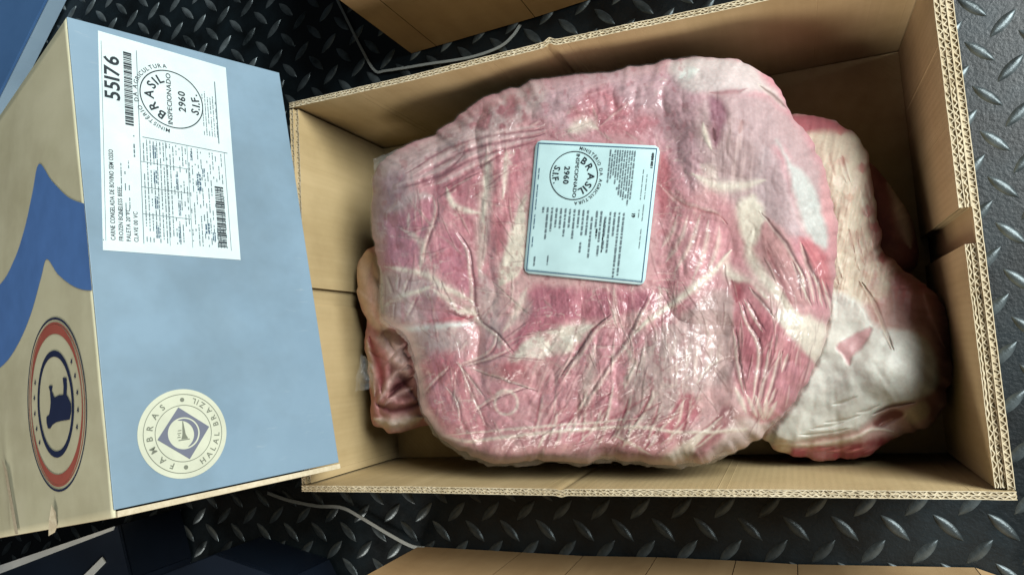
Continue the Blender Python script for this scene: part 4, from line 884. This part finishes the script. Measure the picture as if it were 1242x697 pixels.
sp.text('CARNE CONGELADA DE BOVINO SEM OSSO', 9, 106.5, 5.0, fit=78, align='l', bold=0.01)
sp.text('FROZEN BONELESS BEEF', 9, 100.5, 4.8, fit=46, align='l', bold=0.01)
sp.text('PALETA 20 VC', 9, 94.8, 4.8, fit=28, align='l', bold=0.01)
sp.text('CLAVE 00 VC', 9, 89.0, 4.8, fit=26, align='l', bold=0.01)
sp.build('product_lines', up, M_ink, ship)
sp = Print()
yv = 83.2
sp.rect(8, yv-0.3, HX-9, yv+0.3); sp.rect(8, HY-0.8, 9, HY-0.2)
for yy in (62.0, 43.0): sp.rect(8, yy-0.2, 104, yy+0.2)
sp.rect(103.6, 5, 104.2, 81); sp.rect(8, 8.0, 104, 8.5); sp.rect(8, HY-2.4, HX-9, HY-2.0)
for xx in (34, 58, 81): sp.rect(xx-0.2, 43, xx+0.2, 83)
for k in range(26): sp.lines(10, 102, 80.5-k*2.75, 1.0, R_, 0.6 if k > 8 else 0.85)
for k in range(6): sp.lines(118, 164-R_.uniform(0, 12), 26-k*2.5, 0.9, R_, 0.8)
for k in range(3): sp.lines(30, 80, 99-k*3, 1.0, R_, 0.5)
sp.rect(112, 12.2, 176, 13.2)
sp.lines(84, 104, 88, 1.4, R_, 0.6)
sp.build('small_print', up, M_ink_soft, ship)
sp = Print()
for (xx, yy, wd, hh) in ((86, 72.5, 12, 3), (63, 72.5, 12, 3), (40, 72.5, 11, 3), (14, 72.5, 11, 3), (62, 35, 16, 4), (76, 30, 8, 2.4), (22, 30, 10, 4.5), (16, 24, 8, 3), (90, 40, 9, 2), (60, 54, 14, 2.2), (36, 53, 14, 2.2), (12, 54, 14, 2.2)):
    for q in range(2): sp.lines(xx, xx+wd, yy-q*hh*0.55, hh*0.42, R_, 1.0)
sp.build('bold_print', up, M_ink_teal, ship)
# round seal: x mm up the photo, y mm to the left, centre origin
def hl(P, up=0.0006):
    P = np.atleast_2d(P); return endmap(np.c_[351.8-P[:, 0], 55.8-P[:, 1]], up)
seal = sheet_obj('round_seal', [(35.2*math.cos(k*math.pi/36), 35.2*math.sin(k*math.pi/36)) for k in range(72)], hl, 0.0004, M_cream, tilt)
tag(seal, 'round cream seal with diamond and crescent')
hp = Print(); hp.ring(0, 0, 30.8, 31.3); hp.ring(0, 0, 22.0, 22.5)
hp.arc('FAMBRAS', 0, 0, 26.6, math.pi/2+0.05, 6.6, 2.35, bold=0.018); hp.arc('HALAL BRAZIL', 0, 0, 26.8, -math.pi/2+0.02, 6.2, 2.45, inward=True, bold=0.014)
hp.ring(0, 0, 0.001, 0.002, 6)
for sx_ in (-1, 1): hp.ring(26.6*sx_, -1.5*sx_, 0.01, 1.7, 20)
hp.build('seal_lettering', lambda v: hl(v, 0.0007), M_ink_olive, seal)
hd = Print()
nseg = 48; tr_ = math.radians(6)
Aq = np.linspace(0, 2*math.pi, nseg*4+1); sq = 21.0/(np.abs(np.cos(Aq))+np.abs(np.sin(Aq)))
hd.add(np.concatenate([np.c_[12.6*np.cos(Aq+tr_), 12.6*np.sin(Aq+tr_)], np.c_[np.maximum(sq, 12.7)*np.cos(Aq+tr_), np.maximum(sq, 12.7)*np.sin(Aq+tr_)]]), [(k, k+1, nseg*4+2+k, nseg*4+1+k) for k in range(nseg*4)])
Ac = np.linspace(math.radians(-170), math.radians(20), 50); tt = np.linspace(0, 1, 50); wc = 3.4*np.sin(np.pi*tt)**0.8
hd.add(np.concatenate([np.c_[11.4*np.cos(Ac), 11.4*np.sin(Ac)], np.c_[(11.2-wc)*np.cos(Ac), (11.2-wc)*np.sin(Ac)]]), [(k, k+1, 51+k, 50+k) for k in range(49)])
hd.build('diamond_and_crescent', lambda v: hl(v, 0.0007), M_ink_violet, seal)
ht = Print(); ht.poly([(-4.5, 2.6), (-4.5, -2.8), (-1, -1.2), (9.5, -0.3), (9.5, 0.3), (-1, 1.4)])
for (x0, y0, x1, y1) in ((-5.5, -4, -4.8, 5), (-3, 3, -2.4, 5.5), (0, 2.2, 0.6, 5.2), (2.2, 1.8, 2.8, 4.6), (-1.4, 3.4, -0.8, 4.8)): ht.rect(x0, y0, x1, y1)
ht.build('tower_drawing', lambda v: hl(v, 0.0007), M_ink_olive, seal)

# ------------------------------------------------------------------ neighbouring cartons
def prism_box(name, foot, z0, z1, mats, parent_label, cat='carton', names=None, inset=0.0, group=None):
    """carton from a footprint polygon: every side a slab-like panel, plus a top panel"""
    c = np.mean(np.array(foot), 0); e = tag(empty(name, (c[0], c[1], z0)), parent_label, cat, group)
    K = len(foot)
    for k in range(K):
        a = np.array(foot[k]); b = np.array(foot[(k+1) % K]); d = (b-a)/np.linalg.norm(b-a); nrm = np.array([-d[1], d[0]])
        if np.dot(nrm, c-(a+b)/2) < 0: nrm = -nrm
        a2, b2 = a+d*inset, b-d*inset; t = 0.004
        vs_ = [(*p, z) for z in (z0, z1-0.001) for p in (a2, b2, b2+nrm*t-d*t, a2+nrm*t+d*t)]
        o = mesh_obj('side_panel', vs_, [(0, 3, 2, 1), (4, 5, 6, 7), (0, 1, 5, 4), (1, 2, 6, 5), (2, 3, 7, 6), (3, 0, 4, 7)], mats[0], e)
        bm = bmesh.new(); bm.from_mesh(o.data); bmesh.ops.recalc_face_normals(bm, faces=bm.faces); bmesh.ops.bevel(bm, geom=bm.edges[:], offset=0.0005, segments=2, affect='EDGES'); bm.to_mesh(o.data); bm.free()
    top = [(*p, z) for z in (z1, z1+0.004) for p in foot]
    o = mesh_obj('top_panel', top, [tuple(range(K-1, -1, -1)), tuple(range(K, 2*K))]+[(k, (k+1) % K, K+(k+1) % K, K+k) for k in range(K)], mats[1], e)
    bm = bmesh.new(); bm.from_mesh(o.data); bmesh.ops.recalc_face_normals(bm, faces=bm.faces); bmesh.ops.bevel(bm, geom=bm.edges[:], offset=0.0012, segments=2, affect='EDGES'); bm.to_mesh(o.data); bm.free()
    return e
# carton behind the open one (top of the photo): its scored brown side stands on the plate
prism_box('brown_carton', [(0.052, 0.507), (0.088, 0.5085), (0.219, 0.5145), (0.302, 0.521), (0.620, 0.545), (0.60, 0.93), (0.02, 0.90)], 0.0026, 0.19, (M_kraft_dim, M_kraft_dim), 'closed brown carton standing behind the far rim of the open carton', group='brown cartons')
# carton in front (bottom of the photo)
prism_box('brown_carton', [(0.028, -0.098), (0.16, -0.0995), (0.232, -0.1005), (0.312, -0.0985), (0.392, -0.0985), (0.45, -0.0995), (0.600, -0.0955), (0.640, -0.110), (0.64, -0.50), (0.028, -0.50)], 0.0026, 0.19, (M_kraft_dim, M_kraft_dim), 'closed brown carton along the bottom of the photo, in front of the open carton', group='brown cartons')
# blue lid far left
prism_box('blue_carton_lid', [(-0.519-0.03, 0.721+0.03), (-0.519-0.22, 0.721-0.20), (-1.05, 0.80), (-0.85, 1.05)], 0.0026, 0.027, (M_blue_pale, M_blue_dark), 'dark blue carton lid with pale blue rim in the upper left corner', 'carton lid')
# navy carton in the lower-left shade, white board edge
nav = prism_box('navy_carton', [(-0.70, -0.153), (-0.345, -0.060), (-0.325, -0.125), (-0.42, -0.40), (-0.80, -0.36)], 0.0026, 0.096, (M_navy, M_navy), 'dark navy carton with white edge in shade below the tilted carton', group='navy cartons')
def strip(name, p, z, mat, parent):
    k = len(p); mesh_obj(name, [(*q, zz) for zz in (z, z+0.0015) for q in p], [tuple(range(k-1, -1, -1)), tuple(range(k, 2*k))]+[(q, (q+1) % k, k+(q+1) % k, k+q) for q in range(k)], mat, parent)
strip('white_edge', [(-0.70, -0.155), (-0.35, -0.0615), (-0.352, -0.066), (-0.70, -0.170)], 0.1004, M_white_edge, nav)
strip('white_edge', [(-0.372, -0.100), (-0.366, -0.106), (-0.43, -0.155), (-0.44, -0.150)], 0.1004, M_white_edge, nav)
prism_box('navy_carton', [(-0.30, -0.125), (-0.205, -0.094), (-0.10, -0.118), (-0.07, -0.17), (-0.12, -0.45), (-0.30, -0.45)], 0.0026, 0.08, (M_navy, M_navy), 'low navy carton at the bottom edge, left of the brown carton', group='navy cartons')

# straps lying on the plate
def ribbon(name, pts, wd, label, group):
    P = crom(pts, 8, False); d = np.gradient(P, axis=0); d /= np.linalg.norm(d[:, :2], axis=1)[:, None]; nm = np.c_[-d[:, 1], d[:, 0], 0*d[:, 0]]; V = []
    k = len(P)
    for off, zz in ((-0.5, 0.0), (-0.5, 0.0012), (0.5, 0.0012), (0.5, 0.0)): V.append(P+nm*off*wd+np.array([0, 0, zz]))
    V = np.concatenate(V); F = [(q*k+i, q*k+i+1, ((q+1) % 4)*k+i+1, ((q+1) % 4)*k+i) for q in range(4) for i in range(k-1)]
    o = mesh_obj(name, V, F, M_strap, None); return tag(o, label, 'strap', group)
def tp(l): return [tuple(trace(u, v, z)) for u, v, z in l]
ribbon('packing_strap', tp([(400, -18, .004), (420, 22, .004), (440, 62, .004), (455, 86, .004), (470, 86, .005), (520, 78, .006), (570, 70, .008), (605, 58, .010), (622, 44, .010), (631, 31, .006)]), 0.0032, 'thin pale packing strap on the plate between the open carton and the carton behind', 'packing straps')
ribbon('packing_strap', tp([(325, 597, .004), (350, 606, .004), (385, 613, .004), (415, 615, .005), (440, 628, .005), (470, 646, .005), (498, 661, .005), (515, 664, .004)]), 0.0040, 'thin grey packing strap on the dark plate under the blue carton end', 'packing straps')
